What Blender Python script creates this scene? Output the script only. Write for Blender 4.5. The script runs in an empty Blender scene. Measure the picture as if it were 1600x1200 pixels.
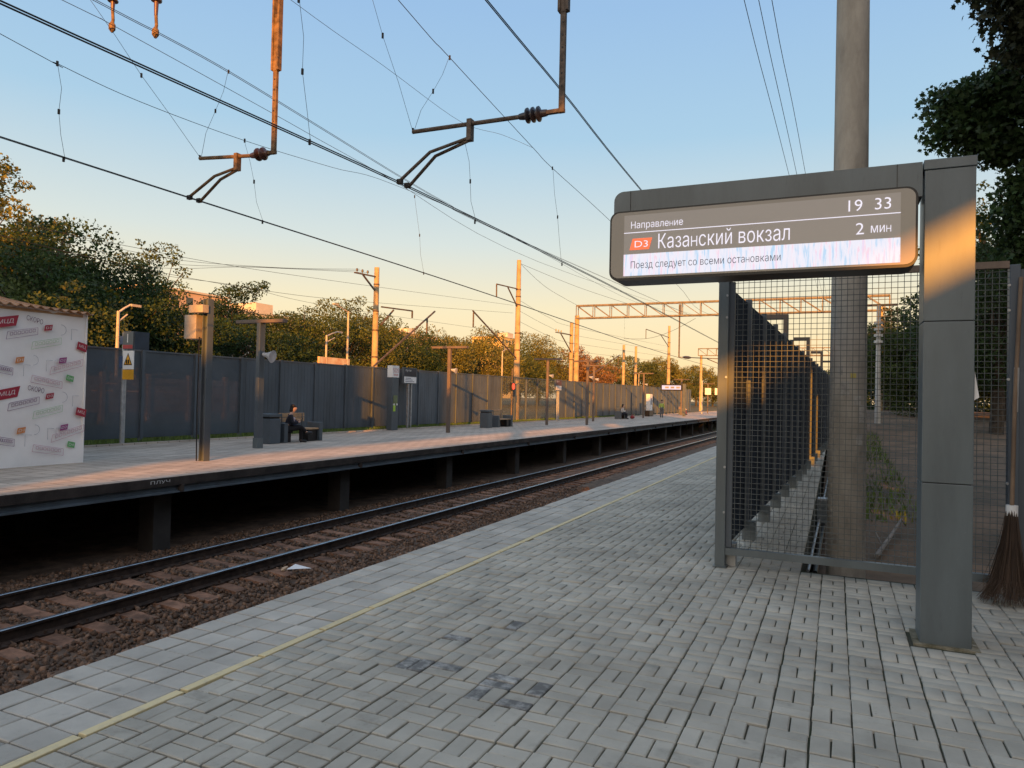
import bpy, bmesh, math, random
import numpy as np
from mathutils import Vector, Matrix
R = math.radians
sc = bpy.context.scene
col = sc.collection
random.seed(7); rng = np.random.default_rng(7)

# ------------------------------------------------------------------ camera, sky, sun, exposure
CAM_Z = 1.65
cd = bpy.data.cameras.new('camera'); cam = bpy.data.objects.new('camera', cd); col.objects.link(cam)
cd.sensor_width = 36.0; cd.lens = 25.2; cd.clip_start = 0.05; cd.clip_end = 3000
# level axes recovered from the vanishing points of the track and of the board
_d = Vector((505/1120, -32/1120, -1)).normalized()
_h = Vector((math.cos(R(1.27)), -math.sin(R(1.27)), 0))
_u = _h.cross(_d).normalized()
if _u.y < 0: _u = -_u
_r = _d.cross(_u)
CM = Matrix((_r, _d, _u))
cam.matrix_world = Matrix.Translation((0, 0, CAM_Z)) @ CM.to_4x4()
sc.camera = cam

SUN_A, SUN_E = R(22.0), R(11.0)          # azimuth from behind the viewer towards the right, elevation
EXPO = 1.15
w = bpy.data.worlds.new('World'); sc.world = w; w.use_nodes = True
nt = w.node_tree; nt.nodes.clear()
def N(t, k, **kw):
    n = t.nodes.new(k)
    for a, b in kw.items(): setattr(n, a, b)
    return n
out = N(nt, 'ShaderNodeOutputWorld'); bg = N(nt, 'ShaderNodeBackground')
tc = N(nt, 'ShaderNodeTexCoord'); sx = N(nt, 'ShaderNodeSeparateXYZ'); cr = N(nt, 'ShaderNodeValToRGB')
nt.links.new(tc.outputs['Generated'], sx.inputs[0]); nt.links.new(sx.outputs['Z'], cr.inputs[0])
SKY = [(0.0, (1.06, .74, .42)), (.05, (1.10, .82, .44)), (.12, (1.0, .86, .56)), (.205, (.73, .80, .76)),
       (.34, (.43, .65, .83)), (.48, (.345, .555, .83)), (1.0, (.33, .47, .66))]
el = cr.color_ramp.elements
while len(el) < len(SKY): el.new(0.5)
for e, (p, c) in zip(el, SKY): e.position = p; e.color = (*c, 1)
sky = N(nt, 'ShaderNodeTexSky', sky_type='NISHITA', sun_disc=False)
sky.sun_elevation = SUN_E; sky.sun_rotation = math.pi - SUN_A; sky.dust_density = 1.5
sm = N(nt, 'ShaderNodeVectorMath', operation='SCALE'); sm.inputs['Scale'].default_value = 0.12
nt.links.new(sky.outputs[0], sm.inputs[0])
mx = N(nt, 'ShaderNodeMix', data_type='RGBA'); mx.inputs[0].default_value = 0.06
nt.links.new(cr.outputs[0], mx.inputs[6]); nt.links.new(sm.outputs[0], mx.inputs[7])
# broad warm glow of the sunset around the sun's side of the sky
dp = N(nt, 'ShaderNodeVectorMath', operation='DOT_PRODUCT'); dp.inputs[1].default_value = (math.sin(SUN_A), -math.cos(SUN_A), math.sin(SUN_E))
nt.links.new(tc.outputs['Generated'], dp.inputs[0])
m0 = N(nt, 'ShaderNodeMath', operation='MAXIMUM'); m0.inputs[1].default_value = 0; nt.links.new(dp.outputs['Value'], m0.inputs[0])
m1 = N(nt, 'ShaderNodeMath', operation='POWER'); m1.inputs[1].default_value = 1.6; nt.links.new(m0.outputs[0], m1.inputs[0])
gl = N(nt, 'ShaderNodeVectorMath', operation='SCALE'); gl.inputs[0].default_value = (1.05, .70, .38); nt.links.new(m1.outputs[0], gl.inputs['Scale'])
ga = N(nt, 'ShaderNodeVectorMath', operation='ADD'); nt.links.new(mx.outputs[2], ga.inputs[0]); nt.links.new(gl.outputs[0], ga.inputs[1])
nt.links.new(ga.outputs[0], bg.inputs[0]); bg.inputs[1].default_value = 1.0 / 2**EXPO
nt.links.new(bg.outputs[0], out.inputs[0])
sd = bpy.data.lights.new('sun', 'SUN'); sun = bpy.data.objects.new('sun', sd); col.objects.link(sun)
sd.energy = 5.0; sd.angle = R(0.35); sd.color = (1.0, .36, .035)
sdir = Vector((-math.sin(SUN_A)*math.cos(SUN_E), math.cos(SUN_A)*math.cos(SUN_E), -math.sin(SUN_E)))
sun.rotation_euler = sdir.to_track_quat('-Z', 'Y').to_euler()
sc.view_settings.view_transform = 'Standard'; sc.view_settings.look = 'None'
sc.view_settings.exposure = EXPO; sc.view_settings.gamma = 1.0

# ------------------------------------------------------------------ materials
MATS = {}
def mat(name, c, rough=.75, metal=0., var=.15, scale=2.0, bump=0., bscale=60., island=0., c2=None, spec=.4, coat=0., stretch=None, mixpos=(.35, .65)):
    if name in MATS: return MATS[name]
    m = bpy.data.materials.new(name); m.use_nodes = True; t = m.node_tree
    b = t.nodes['Principled BSDF']; b.inputs['Roughness'].default_value = rough; b.inputs['Metallic'].default_value = metal
    b.inputs['Specular IOR Level'].default_value = spec; b.inputs['Coat Weight'].default_value = coat
    g = N(t, 'ShaderNodeNewGeometry'); mp = N(t, 'ShaderNodeMapping')
    t.links.new(g.outputs['Position'], mp.inputs[0])
    if stretch: mp.inputs['Scale'].default_value = stretch
    nz = N(t, 'ShaderNodeTexNoise'); nz.inputs['Scale'].default_value = scale; nz.inputs['Detail'].default_value = 6; nz.inputs['Roughness'].default_value = .65
    t.links.new(mp.outputs[0], nz.inputs['Vector'])
    rp = N(t, 'ShaderNodeValToRGB'); rp.color_ramp.elements[0].position = mixpos[0]; rp.color_ramp.elements[1].position = mixpos[1]
    k = c2 if c2 else tuple(x*(1-2*var) for x in c); hi = c if c2 else tuple(min(1, x*(1+var)) for x in c)
    rp.color_ramp.elements[0].color = (*k, 1); rp.color_ramp.elements[1].color = (*hi, 1)
    t.links.new(nz.outputs[0], rp.inputs[0]); src = rp.outputs[0]
    if island:
        oi = N(t, 'ShaderNodeObjectInfo'); ad = N(t, 'ShaderNodeMath', operation='ADD'); fr = N(t, 'ShaderNodeMath', operation='FRACT')
        t.links.new(g.outputs['Random Per Island'], ad.inputs[0]); t.links.new(oi.outputs['Random'], ad.inputs[1]); t.links.new(ad.outputs[0], fr.inputs[0])
        mr = N(t, 'ShaderNodeMapRange'); mr.inputs[3].default_value = 1-island; mr.inputs[4].default_value = 1+island
        t.links.new(fr.outputs[0], mr.inputs[0])
        vm = N(t, 'ShaderNodeVectorMath', operation='SCALE'); t.links.new(src, vm.inputs[0]); t.links.new(mr.outputs[0], vm.inputs['Scale']); src = vm.outputs[0]
    t.links.new(src, b.inputs['Base Color'])
    if bump:
        n2 = N(t, 'ShaderNodeTexNoise'); n2.inputs['Scale'].default_value = bscale; n2.inputs['Detail'].default_value = 8
        t.links.new(mp.outputs[0], n2.inputs['Vector'])
        bp = N(t, 'ShaderNodeBump'); bp.inputs['Strength'].default_value = bump; bp.inputs['Distance'].default_value = .02
        t.links.new(n2.outputs[0], bp.inputs['Height']); t.links.new(bp.outputs[0], b.inputs['Normal'])
    MATS[name] = m; return m
def emis(name, c, s, base=(.02, .02, .02)):
    if name in MATS: return MATS[name]
    m = mat(name, base, .4, var=0.)
    b = m.node_tree.nodes['Principled BSDF']; b.inputs['Emission Color'].default_value = (*c, 1); b.inputs['Emission Strength'].default_value = s
    return m
paver = mat('paver_concrete', (.465, .435, .365), .85, var=.12, scale=1.1, bump=.3, bscale=140, island=.085)
def grime(m, sets):                              # worn dirt: blotches, trodden spots, streaks
    t = m.node_tree; b = t.nodes['Principled BSDF']
    for sc_, lo, hi, k, st in sets:
        src = b.inputs['Base Color'].links[0].from_socket
        g = N(t, 'ShaderNodeNewGeometry'); mp = N(t, 'ShaderNodeMapping'); mp.inputs['Scale'].default_value = st; mp.inputs['Location'].default_value = (sc_*.37, sc_*.11, .3)
        nz = N(t, 'ShaderNodeTexNoise'); nz.inputs['Scale'].default_value = sc_; nz.inputs['Detail'].default_value = 5; nz.inputs['Roughness'].default_value = .6
        r = N(t, 'ShaderNodeMapRange'); r.inputs[1].default_value = lo; r.inputs[2].default_value = hi; r.inputs[3].default_value = 1; r.inputs[4].default_value = k
        t.links.new(g.outputs['Position'], mp.inputs[0]); t.links.new(mp.outputs[0], nz.inputs['Vector']); t.links.new(nz.outputs[0], r.inputs[0])
        v = N(t, 'ShaderNodeVectorMath', operation='SCALE'); t.links.new(src, v.inputs[0]); t.links.new(r.outputs[0], v.inputs['Scale']); t.links.new(v.outputs[0], b.inputs['Base Color'])
grime(paver, [(.7, .5, .72, .82, (1,1,1)), (5.5, .60, .72, .78, (1,1,1)), (38, .66, .74, .65, (1,1,1))])
paver_d = mat('paver_stained', (.13, .125, .115), .7, c2=(.40, .39, .36), scale=9, bump=.2, island=.15, mixpos=(.36, .56))
tilem = mat('edge_tile_concrete', (.47, .438, .38), .8, var=.09, scale=1.8, bump=.2, bscale=120, island=.11)
grime(tilem, [(.8, .5, .72, .86, (1,1,1)), (6, .60, .74, .80, (1,1,1)), (42, .67, .75, .68, (1,1,1))])
joint = mat('joint_sand', (.075, .07, .055), .95, c2=(.045, .055, .028), scale=5, bump=.3)
yellowm = mat('yellow_strip', (.70, .58, .33), .7, c2=(.52, .45, .31), scale=14, island=.06, mixpos=(.25, .5))
concrete = mat('pole_concrete', (.36, .335, .29), .9, var=.22, scale=2.2, bump=.35, bscale=50, stretch=(1, 1, .35))
deckm = mat('far_deck_paving', (.50, .43, .36), .85, var=.13, scale=1.0, bump=.2, bscale=25, stretch=(1, .25, 1))
t = deckm.node_tree; b = t.nodes['Principled BSDF']; old = b.inputs['Base Color'].links[0].from_socket
bk = N(t, 'ShaderNodeTexBrick'); bk.inputs['Scale'].default_value = 1.0; bk.inputs['Brick Width'].default_value = .4; bk.inputs['Row Height'].default_value = .4; bk.inputs['Mortar Size'].default_value = .012
bk.inputs['Color1'].default_value = (1, 1, 1, 1); bk.inputs['Color2'].default_value = (.82, .82, .82, 1); bk.inputs['Mortar'].default_value = (.35, .34, .32, 1)
g = N(t, 'ShaderNodeNewGeometry'); t.links.new(g.outputs['Position'], bk.inputs['Vector'])
ml = N(t, 'ShaderNodeMix', data_type='RGBA', blend_type='MULTIPLY'); ml.inputs[0].default_value = 1; t.links.new(old, ml.inputs[6]); t.links.new(bk.outputs[0], ml.inputs[7]); t.links.new(ml.outputs[2], b.inputs['Base Color'])
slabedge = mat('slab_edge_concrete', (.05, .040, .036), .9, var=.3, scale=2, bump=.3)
beamm = mat('beam_steel_paint', (.10, .125, .15), .5, var=.15, scale=2, spec=.5)
dark = mat('graphite_paint', (.075, .095, .115), .42, var=.08, scale=1.5, spec=.5)
fencem = mat('fence_graphite', (.078, .098, .122), .5, var=.16, scale=.7, spec=.5, stretch=(1, 1, .3))
greym = mat('board_grey_paint', (.115, .142, .155), .38, var=.10, scale=2.2, spec=.55, stretch=(1, 1, .25))
grime(greym, [(1.3, .48, .7, .84, (3,3,.5)), (9, .6, .72, .85, (4,4,.6)), (30, .68, .76, 1.25, (1,1,1))])
grime(fencem, [(.5, .45, .7, .8, (1,1,.4)), (4, .58, .75, 1.25, (1,1,.5))])
galv = mat('galvanised_steel', (.42, .44, .46), .45, .6, var=.12, scale=6)
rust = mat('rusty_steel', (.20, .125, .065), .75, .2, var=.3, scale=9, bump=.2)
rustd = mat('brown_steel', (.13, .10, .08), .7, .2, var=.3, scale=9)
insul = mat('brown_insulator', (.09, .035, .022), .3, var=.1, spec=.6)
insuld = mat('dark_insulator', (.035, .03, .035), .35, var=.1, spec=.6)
wirem = mat('wire_copper_dark', (.035, .032, .03), .6, .3, var=.2)
railm = mat('rail_side_rust', (.055, .036, .027), .7, .3, var=.3, scale=6, bump=.2)
railtop = mat('rail_head_polished', (.55, .56, .58), .25, .9, var=.15, scale=8)
sleeperm = mat('sleeper_concrete', (.22, .115, .07), .9, var=.3, scale=4, bump=.35, island=.25)
soilb = mat('ballast_bed', (.13, .085, .058), .95, var=.3, scale=3, bump=.6, bscale=25)
stonem = mat('ballast_stone', (.16, .098, .064), .9, var=.25, scale=8, island=.5)
soil = mat('brown_soil', (.21, .135, .085), .95, c2=(.09, .07, .048), scale=.9, bump=.7, bscale=14)
grassm = mat('grass_green', (.13, .20, .04), .8, c2=(.08, .13, .03), scale=1.2, island=.35)
groundm = mat('far_ground', (.075, .085, .035), .95, c2=(.10, .085, .055), scale=.25, bump=.4)
wood = mat('bench_wood', (.46, .29, .16), .6, var=.2, scale=4, stretch=(6, 1, 6), island=.1)
bannerm = mat('banner_vinyl', (.86, .86, .86), .5, var=.03, scale=1.5, bump=.5, bscale=2.6)
white = mat('white_print', (.75, .75, .75), .5, var=.02)
black = mat('black_paint', (.012, .012, .014), .35, var=.05)
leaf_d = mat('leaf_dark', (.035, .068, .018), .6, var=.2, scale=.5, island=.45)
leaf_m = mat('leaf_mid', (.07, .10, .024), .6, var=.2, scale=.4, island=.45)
leaf_o = mat('leaf_sunlit_olive', (.10, .125, .028), .6, var=.2, scale=.4, island=.4)  # lit copy of the mid green, low sun put into the colour
leaf_y = mat('leaf_sunlit_gold', (.17, .165, .034), .6, var=.2, scale=.4, island=.45)  # leaves of sunlit crowns, the golden light put into the colour
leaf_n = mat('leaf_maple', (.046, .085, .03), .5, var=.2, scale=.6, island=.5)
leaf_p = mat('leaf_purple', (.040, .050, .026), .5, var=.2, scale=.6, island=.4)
for lm_ in (leaf_d, leaf_m, leaf_y, leaf_n, leaf_p, leaf_o):
    t = lm_.node_tree; b = t.nodes['Principled BSDF']; o_ = [n for n in t.nodes if n.type == 'OUTPUT_MATERIAL'][0]
    tl = N(t, 'ShaderNodeBsdfTranslucent'); t.links.new(b.inputs['Base Color'].links[0].from_socket, tl.inputs[0])
    mi = N(t, 'ShaderNodeMixShader'); mi.inputs[0].default_value = .38; t.links.new(b.outputs[0], mi.inputs[1]); t.links.new(tl.outputs[0], mi.inputs[2]); t.links.new(mi.outputs[0], o_.inputs[0])
bark = mat('bark', (.07, .055, .042), .9, var=.3, scale=6, bump=.5)
plaster = mat('house_plaster', (.50, .36, .28), .9, var=.1, scale=.2)
plasterw = mat('house_white', (.52, .47, .42), .9, var=.1, scale=.2)
glassd = mat('dark_window', (.03, .04, .05), .15, var=.05, spec=.7)
cfence = mat('concrete_fence', (.24, .20, .165), .9, var=.15, scale=1)
roofm = mat('roof_sheet', (.36, .19, .09), .55, var=.12, scale=2, spec=.4)
skin = mat('skin', (.48, .29, .21), .55, var=.05)
# perforated sheet: holes far smaller than a pixel, so a share of the light goes straight through
def perforated(name, c, share):
    m = mat(name, c, .45, var=.12, scale=.7, spec=.5); t = m.node_tree
    b = t.nodes['Principled BSDF']; o = [n for n in t.nodes if n.type == 'OUTPUT_MATERIAL'][0]
    tr = N(t, 'ShaderNodeBsdfTransparent'); mi = N(t, 'ShaderNodeMixShader'); mi.inputs[0].default_value = share
    t.links.new(b.outputs[0], mi.inputs[1]); t.links.new(tr.outputs[0], mi.inputs[2]); t.links.new(mi.outputs[0], o.inputs[0]); return m
perf = perforated('fence_perforated', (.075, .095, .12), .17)
glassp = perforated('clear_panel', (.10, .12, .12), .75)

# ------------------------------------------------------------------ mesh helpers
def tag(o, label=None, cat=None, group=None, kind=None):
    if label: o['label'] = label
    if cat: o['category'] = cat
    if group: o['group'] = group
    if kind: o['kind'] = kind
    return o
def thing(name, loc, label, cat, group=None):
    o = bpy.data.objects.new(name, None); o.empty_display_size = .2; o.location = loc; col.objects.link(o)
    return tag(o, label, cat, group)
def worldloc(o):
    v = Vector(o.location)
    while o.parent: o = o.parent; v += Vector(o.location)
    return v
def link(name, me, parent=None, origin=None):
    o = bpy.data.objects.new(name, me); col.objects.link(o)
    if parent is not None: o.parent = parent
    return o
class MB:
    def __init__(s): s.v = []; s.f = []; s.mi = []; s.m = 0
    def _add(s, vs, fs):
        n = len(s.v); s.v += [tuple(v) for v in vs]; s.f += [tuple(i+n for i in f) for f in fs]; s.mi += [s.m]*len(fs); return s
    def box(s, x0, x1, y0, y1, z0, z1):
        return s._add([(x0,y0,z0),(x1,y0,z0),(x1,y1,z0),(x0,y1,z0),(x0,y0,z1),(x1,y0,z1),(x1,y1,z1),(x0,y1,z1)],
                      [(3,2,1,0),(4,5,6,7),(0,1,5,4),(1,2,6,5),(2,3,7,6),(3,0,4,7)])
    def bar(s, a, b, wx, wz=None, up=(0,0,1)):
        a, b = Vector(a), Vector(b); d = (b-a).normalized(); u = Vector(up)
        if abs(d.dot(u)) > .98: u = Vector((0,1,0))
        x = d.cross(u).normalized(); z = x.cross(d); wz = wz or wx
        vs = [p + x*(i*wx/2) + z*(j*wz/2) for p in (a, b) for i, j in ((-1,-1),(1,-1),(1,1),(-1,1))]
        return s._add(vs, [(3,2,1,0),(4,5,6,7),(0,1,5,4),(1,2,6,5),(2,3,7,6),(3,0,4,7)])
    def tube(s, pts, r, n=6, r1=None, cap=True):
        pts = [Vector(p) for p in pts]; k = len(pts); vs = []
        for i, p in enumerate(pts):
            d = (pts[min(i+1,k-1)] - pts[max(i-1,0)]).normalized()
            u = Vector((0,0,1)) if abs(d.z) < .9 else Vector((0,1,0))
            x = d.cross(u).normalized(); z = x.cross(d)
            rr = r[i] if isinstance(r, (list, tuple)) else (r + (r1-r)*i/max(1,k-1) if r1 is not None else r)
            vs += [p + (x*math.cos(2*math.pi*j/n) + z*math.sin(2*math.pi*j/n))*rr for j in range(n)]
        fs = [(i*n+j, i*n+(j+1)%n, (i+1)*n+(j+1)%n, (i+1)*n+j) for i in range(k-1) for j in range(n)]
        if cap: fs += [tuple(range(n))[::-1], tuple((k-1)*n+j for j in range(n))]
        return s._add(vs, fs)
    def lathe(s, a, b, prof, n=14):
        a, b = Vector(a), Vector(b)
        return s.tube([a + (b-a)*t for t, r in prof], [r for t, r in prof], n)
    def poly(s, pts): return s._add(pts, [tuple(range(len(pts)))])
    def extr(s, prof, o, ax, az, d):       # closed profile (u,v) in axes ax, az, extruded by vector d
        o, ax, az, d = Vector(o), Vector(ax), Vector(az), Vector(d); n = len(prof)
        vs = [o+ax*u+az*v for u, v in prof]; vs += [p+d for p in vs]
        return s._add(vs, [tuple(range(n))[::-1], tuple(range(n, 2*n))] + [(i,(i+1)%n,n+(i+1)%n,n+i) for i in range(n)])
    def build(s, name, mats, parent=None, smooth=False, bevel=0, **tg):
        o0 = worldloc(parent) if parent is not None else Vector((0,0,0))
        me = bpy.data.meshes.new(name); me.from_pydata([(v[0]-o0.x, v[1]-o0.y, v[2]-o0.z) for v in s.v], [], s.f)
        mats = mats if isinstance(mats, list) else [mats]
        for m in mats: me.materials.append(m)
        if len(mats) > 1: me.polygons.foreach_set('material_index', s.mi)
        bm = bmesh.new(); bm.from_mesh(me); bmesh.ops.recalc_face_normals(bm, faces=bm.faces); bm.to_mesh(me); bm.free()
        if smooth:
            me.polygons.foreach_set('use_smooth', [True]*len(me.polygons)); me.set_sharp_from_angle(angle=R(40))
        o = link(name, me, parent)
        if bevel:
            b = o.modifiers.new('bevel', 'BEVEL'); b.width = bevel; b.segments = 2; b.limit_method = 'ANGLE'
        return tag(o, **tg) if tg else o
def B(*a): return MB().box(*a)
def rrect(x0, x1, z0, z1, r, n=6):
    p = []
    for cx, cz, a0 in ((x1-r,z1-r,0),(x0+r,z1-r,90),(x0+r,z0+r,180),(x1-r,z0+r,270)):
        for i in range(n+1): a = R(a0+90*i/n); p.append((cx+r*math.cos(a), cz+r*math.sin(a)))
    return p
def np_mesh(name, V, F, m, parent=None, smooth=False):
    V = np.asarray(V, np.float32).reshape(-1, 3); F = np.asarray(F, np.int32); k = F.shape[1]
    if parent is not None: V = V - np.array(worldloc(parent), np.float32)
    me = bpy.data.meshes.new(name); me.vertices.add(len(V)); me.vertices.foreach_set('co', V.ravel())
    me.loops.add(F.size); me.loops.foreach_set('vertex_index', F.ravel())
    me.polygons.add(len(F)); me.polygons.foreach_set('loop_start', np.arange(0, F.size, k, dtype=np.int32))
    me.polygons.foreach_set('loop_total', np.full(len(F), k, np.int32))
    if smooth: me.polygons.foreach_set('use_smooth', np.ones(len(F), bool))
    for mm in (m if isinstance(m, list) else [m]): me.materials.append(mm)
    me.update(calc_edges=True); me.validate(); return link(name, me, parent)
def copy_tree(o, loc, parent=None, **tg):
    c = o.copy(); col.objects.link(c)
    if parent is None: c.location = loc
    else: c.parent = parent
    for ch in o.children: copy_tree(ch, None, c)
    return tag(c, **tg) if tg else c
def text(s, m, parent, origin, ax, up, width=None, height=None, name='lettering', align='L', extr=.0015, shear=0.):
    cu = bpy.data.curves.new('t', 'FONT'); cu.body = s.replace('н', 'h'); cu.size = 1; cu.shear = shear; cu.resolution_u = 3; cu.small_caps_scale = .73; cu.offset = -.007
    for q_, ch_ in enumerate(s):
        if ch_ == 'н': cu.body_format[q_].use_small_caps = True
    to = bpy.data.objects.new('t', cu); col.objects.link(to)
    me = bpy.data.meshes.new_from_object(to.evaluated_get(bpy.context.evaluated_depsgraph_get()))
    bpy.data.objects.remove(to); bpy.data.curves.remove(cu)
    vs = np.array([v.co[:] for v in me.vertices]); lo, hi = vs.min(0), vs.max(0)
    h = height/(hi[1]-lo[1]) if height else width/(hi[0]-lo[0]); wd = width/(hi[0]-lo[0]) if width else h
    ax, up, origin = Vector(ax), Vector(up), Vector(origin) - worldloc(parent); off = 0
    if align == 'C': off = -(hi[0]-lo[0])/2*wd
    if align == 'R': off = -(hi[0]-lo[0])*wd
    for v in me.vertices: v.co = origin + ax*((v.co.x-lo[0])*wd+off) + up*((v.co.y-lo[1])*h)
    iv = sorted((min(vs[v_,0] for v_ in p_.vertices), max(vs[v_,0] for v_ in p_.vertices)) for p_ in me.polygons); cut = []; hi_ = iv[0][1]
    for l_, h_ in iv:
        if l_-hi_ > .14 and ' ' in s: cut.append(hi_+1e-4)
        hi_ = max(hi_, h_)
    cid = np.searchsorted(cut, vs[:,0]); o = None
    for w_ in range(len(cut)+1):
        ids = np.where(cid == w_)[0]; mp_ = {int(v_): k_ for k_, v_ in enumerate(ids)}
        m2 = bpy.data.meshes.new(name); m2.from_pydata([me.vertices[int(v_)].co[:] for v_ in ids], [], [tuple(mp_[v_] for v_ in p_.vertices) for p_ in me.polygons if p_.vertices[0] in mp_])
        m2.materials.append(m); o = link(name, m2, parent)
    bpy.data.meshes.remove(me); return o
def quadm(pts, m, name, parent): return MB().poly(pts).build(name, m, parent)

# ------------------------------------------------------------------ ground
def gz(x, y):
    if x < -20.0: return min(1.2, -.02 + (-20-x)*.035)
    if x < -19.0: return -.04
    if x < -.25: return -1.5
    t = min(max((y-10)/45, 0), 1); base = -.62 + 1.9*t*t*(3-2*t)
    return base if y > 0 else -.62
xs = sorted(set([-900,-500,-300,-200,-140,-100,-70,-50,-40,-32,-26,-22,-20.01,-19.99,-19.01,-18.99,-14,-9,-5,-.26,-.24,.5,1,1.5,2,3,4,6,9,13,18,25,40,60,100,200,400,900]))
ys = sorted(set([-900,-400,-200,-100,-50,-20,-5,0,4,7,8,9,10,12,14,16,18,20,23,26,30,34,38,42,46,50,55,60,80,120,200,300,500,900,1500]))
V = [(x, y, gz(x, y) + (rng.normal()*.05 if x > 0 and 9 < y < 60 else 0)) for y in ys for x in xs]
nx = len(xs); F = [(j*nx+i, j*nx+i+1, (j+1)*nx+i+1, (j+1)*nx+i) for j in range(len(ys)-1) for i in range(nx-1)]
g = np_mesh('ground', V, F, [groundm, soil, soilb]); tag(g, kind='structure')
for p in g.data.polygons:
    cx = p.center.x; p.material_index = 0 if cx < -19.5 or abs(p.center.y) > 75 or cx > 30 else (1 if cx > -.25 else 2)

# ballast bed under both tracks
RAILZ = -1.2
TR = {'far': -9.62, 'near': -5.9}
prof = [(x_, z_-.06) for x_, z_ in [(-13.4, -1.55), (-12.3, -1.46), (-11.2, -1.39), (-10.4, -1.36), (-8.8, -1.36), (-7.7, -1.40), (-6.9, -1.37), (-4.9, -1.37), (-4.3, -1.45), (-3.5, -1.55)]]
yy = np.concatenate([np.arange(-6, 40, .5), np.arange(40, 260, 8)])
V = [(x, y, z + rng.normal()*.012) for y in yy for x, z in prof]; n = len(prof)
F = [(j*n+i, j*n+i+1, (j+1)*n+i+1, (j+1)*n+i) for j in range(len(yy)-1) for i in range(n-1)]
tag(np_mesh('track_bed', V, F, soilb), kind='structure')
# loose ballast stones
def stones(nst, x0, x1, y0, y1, pw):
    u = rng.random(nst); y = y0 + (y1-y0)*u**pw; x = x0 + (x1-x0)*rng.random(nst)
    z = np.interp(x, [p[0] for p in prof], [p[1] for p in prof]) + rng.random(nst)*.022
    off = np.abs((y+2)/.55-np.round((y+2)/.55))*.55; z = z - np.where((off < .135) & (np.abs(x-TR['far']) < 1.3), .05, 0)   # sleepers are swept clear
    base = np.array([(1,0,0),(-1,0,0),(0,1,0),(0,-1,0),(0,0,1),(0,0,-1)], float)
    cube = np.array([(i,j,k) for i in (-1,1) for j in (-1,1) for k in (-1,1)], float)*.72
    q = rng.normal(size=(nst,4)); q /= np.linalg.norm(q, axis=1)[:,None]
    a,b,c,d = q.T
    Rm = np.stack([np.stack([1-2*(c*c+d*d),2*(b*c-a*d),2*(b*d+a*c)],1),np.stack([2*(b*c+a*d),1-2*(b*b+d*d),2*(c*d-a*b)],1),np.stack([2*(b*d-a*c),2*(c*d+a*b),1-2*(b*b+c*c)],1)],1)
    vv = cube[None]*(1+rng.normal(size=(nst,8,1))*.22)
    s = (.014+.03*rng.random(nst)**2.2)[:,None,None]*np.array([1.25,1,.8])[None,None]
    vv = np.einsum('nij,nkj->nki', Rm, vv*s) + np.stack([x,y,z],1)[:,None]
    f = np.array([(0,1,3,2),(4,6,7,5),(0,4,5,1),(2,3,7,6),(0,2,6,4),(1,5,7,3)])
    F = (f[None] + (np.arange(nst)*8)[:,None,None]).reshape(-1,4)
    return vv.reshape(-1,3), F
V1, F1 = stones(30000, -12.0, -6.3, 3.5, 24, 1.5)
tag(np_mesh('ballast_stones', V1, F1, stonem), 'loose brown crushed stone lying around the rails and sleepers', 'ballast', kind='stuff')

# ------------------------------------------------------------------ tracks
def rail_mesh(y0, y1):
    h = .18; p = [(-.075,-h),(.075,-h),(.075,-h+.012),(.012,-h+.035),(.010,-.048),(.036,-.036),(.036,-.006),(.028,0),(-.028,0),(-.036,-.006),(-.036,-.036),(-.010,-.048),(-.012,-h+.035),(-.075,-h+.012)]
    m = MB(); m.extr(p, (0,y0,0), (1,0,0), (0,0,1), (0,y1-y0,0))
    for i in range(len(m.f)):
        k = i-2
        m.mi[i] = 1 if k in (7, 6, 8) else 0
    return m
slp = MB()
pf = [(-1.35,.0),(-1.05,.05),(-.62,.05),(-.35,.0),(.35,.0),(.62,.05),(1.05,.05),(1.35,.0)]
pts = [(x, -.21) for x, z in (pf[0], pf[-1])]
slp.extr([(-1.35,-.22)] + [(1.35,-.22)] + [(x, -.05+z*.5) for x, z in pf[::-1]], (0,-.115,0), (1,0,0), (0,0,1), (0,.23,0))
slo = slp.build('sleeper', sleeperm, None, bevel=.015); slme = slo.data; bpy.data.objects.remove(slo)
clip = MB(); clip.box(-.13,.13,-.09,.09,-.035,-.012); clip.tube([(-.1,0,-.02),(-.1,0,.03)],.018,6); clip.tube([(.1,0,-.02),(.1,0,.03)],.018,6)
clo = clip.build('rail_clip', railm); clme = clo.data; bpy.data.objects.remove(clo)
for key, lab in (('far', 'rusty railway track with brown sleepers alongside the far platform'), ('near', 'railway track directly below the edge of the near paved platform')):
    x = TR[key]; t = thing('railway_track', (x, 0, RAILZ), lab, 'railway track', 'railway tracks')
    for s in (-1, 1):
        m = rail_mesh(-8, 260); m.v = [(v[0]+x+s*.76, v[1], v[2]+RAILZ) for v in m.v]
        m.build('rail', [railm, railtop], t)
    for i in range(110 if key == 'far' else 60):
        y = -2 + i*.55 + rng.normal()*.015
        o = link('sleeper', slme, t); o.location = (rng.normal()*.02, y, -.157); o.rotation_euler.z = rng.normal()*.012; o.scale.x = 1
        for s in (-1, 1):
            if i < 60:
                c = link('rail_clip', clme, o); c.location = (s*.76, 0, .012)

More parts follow.
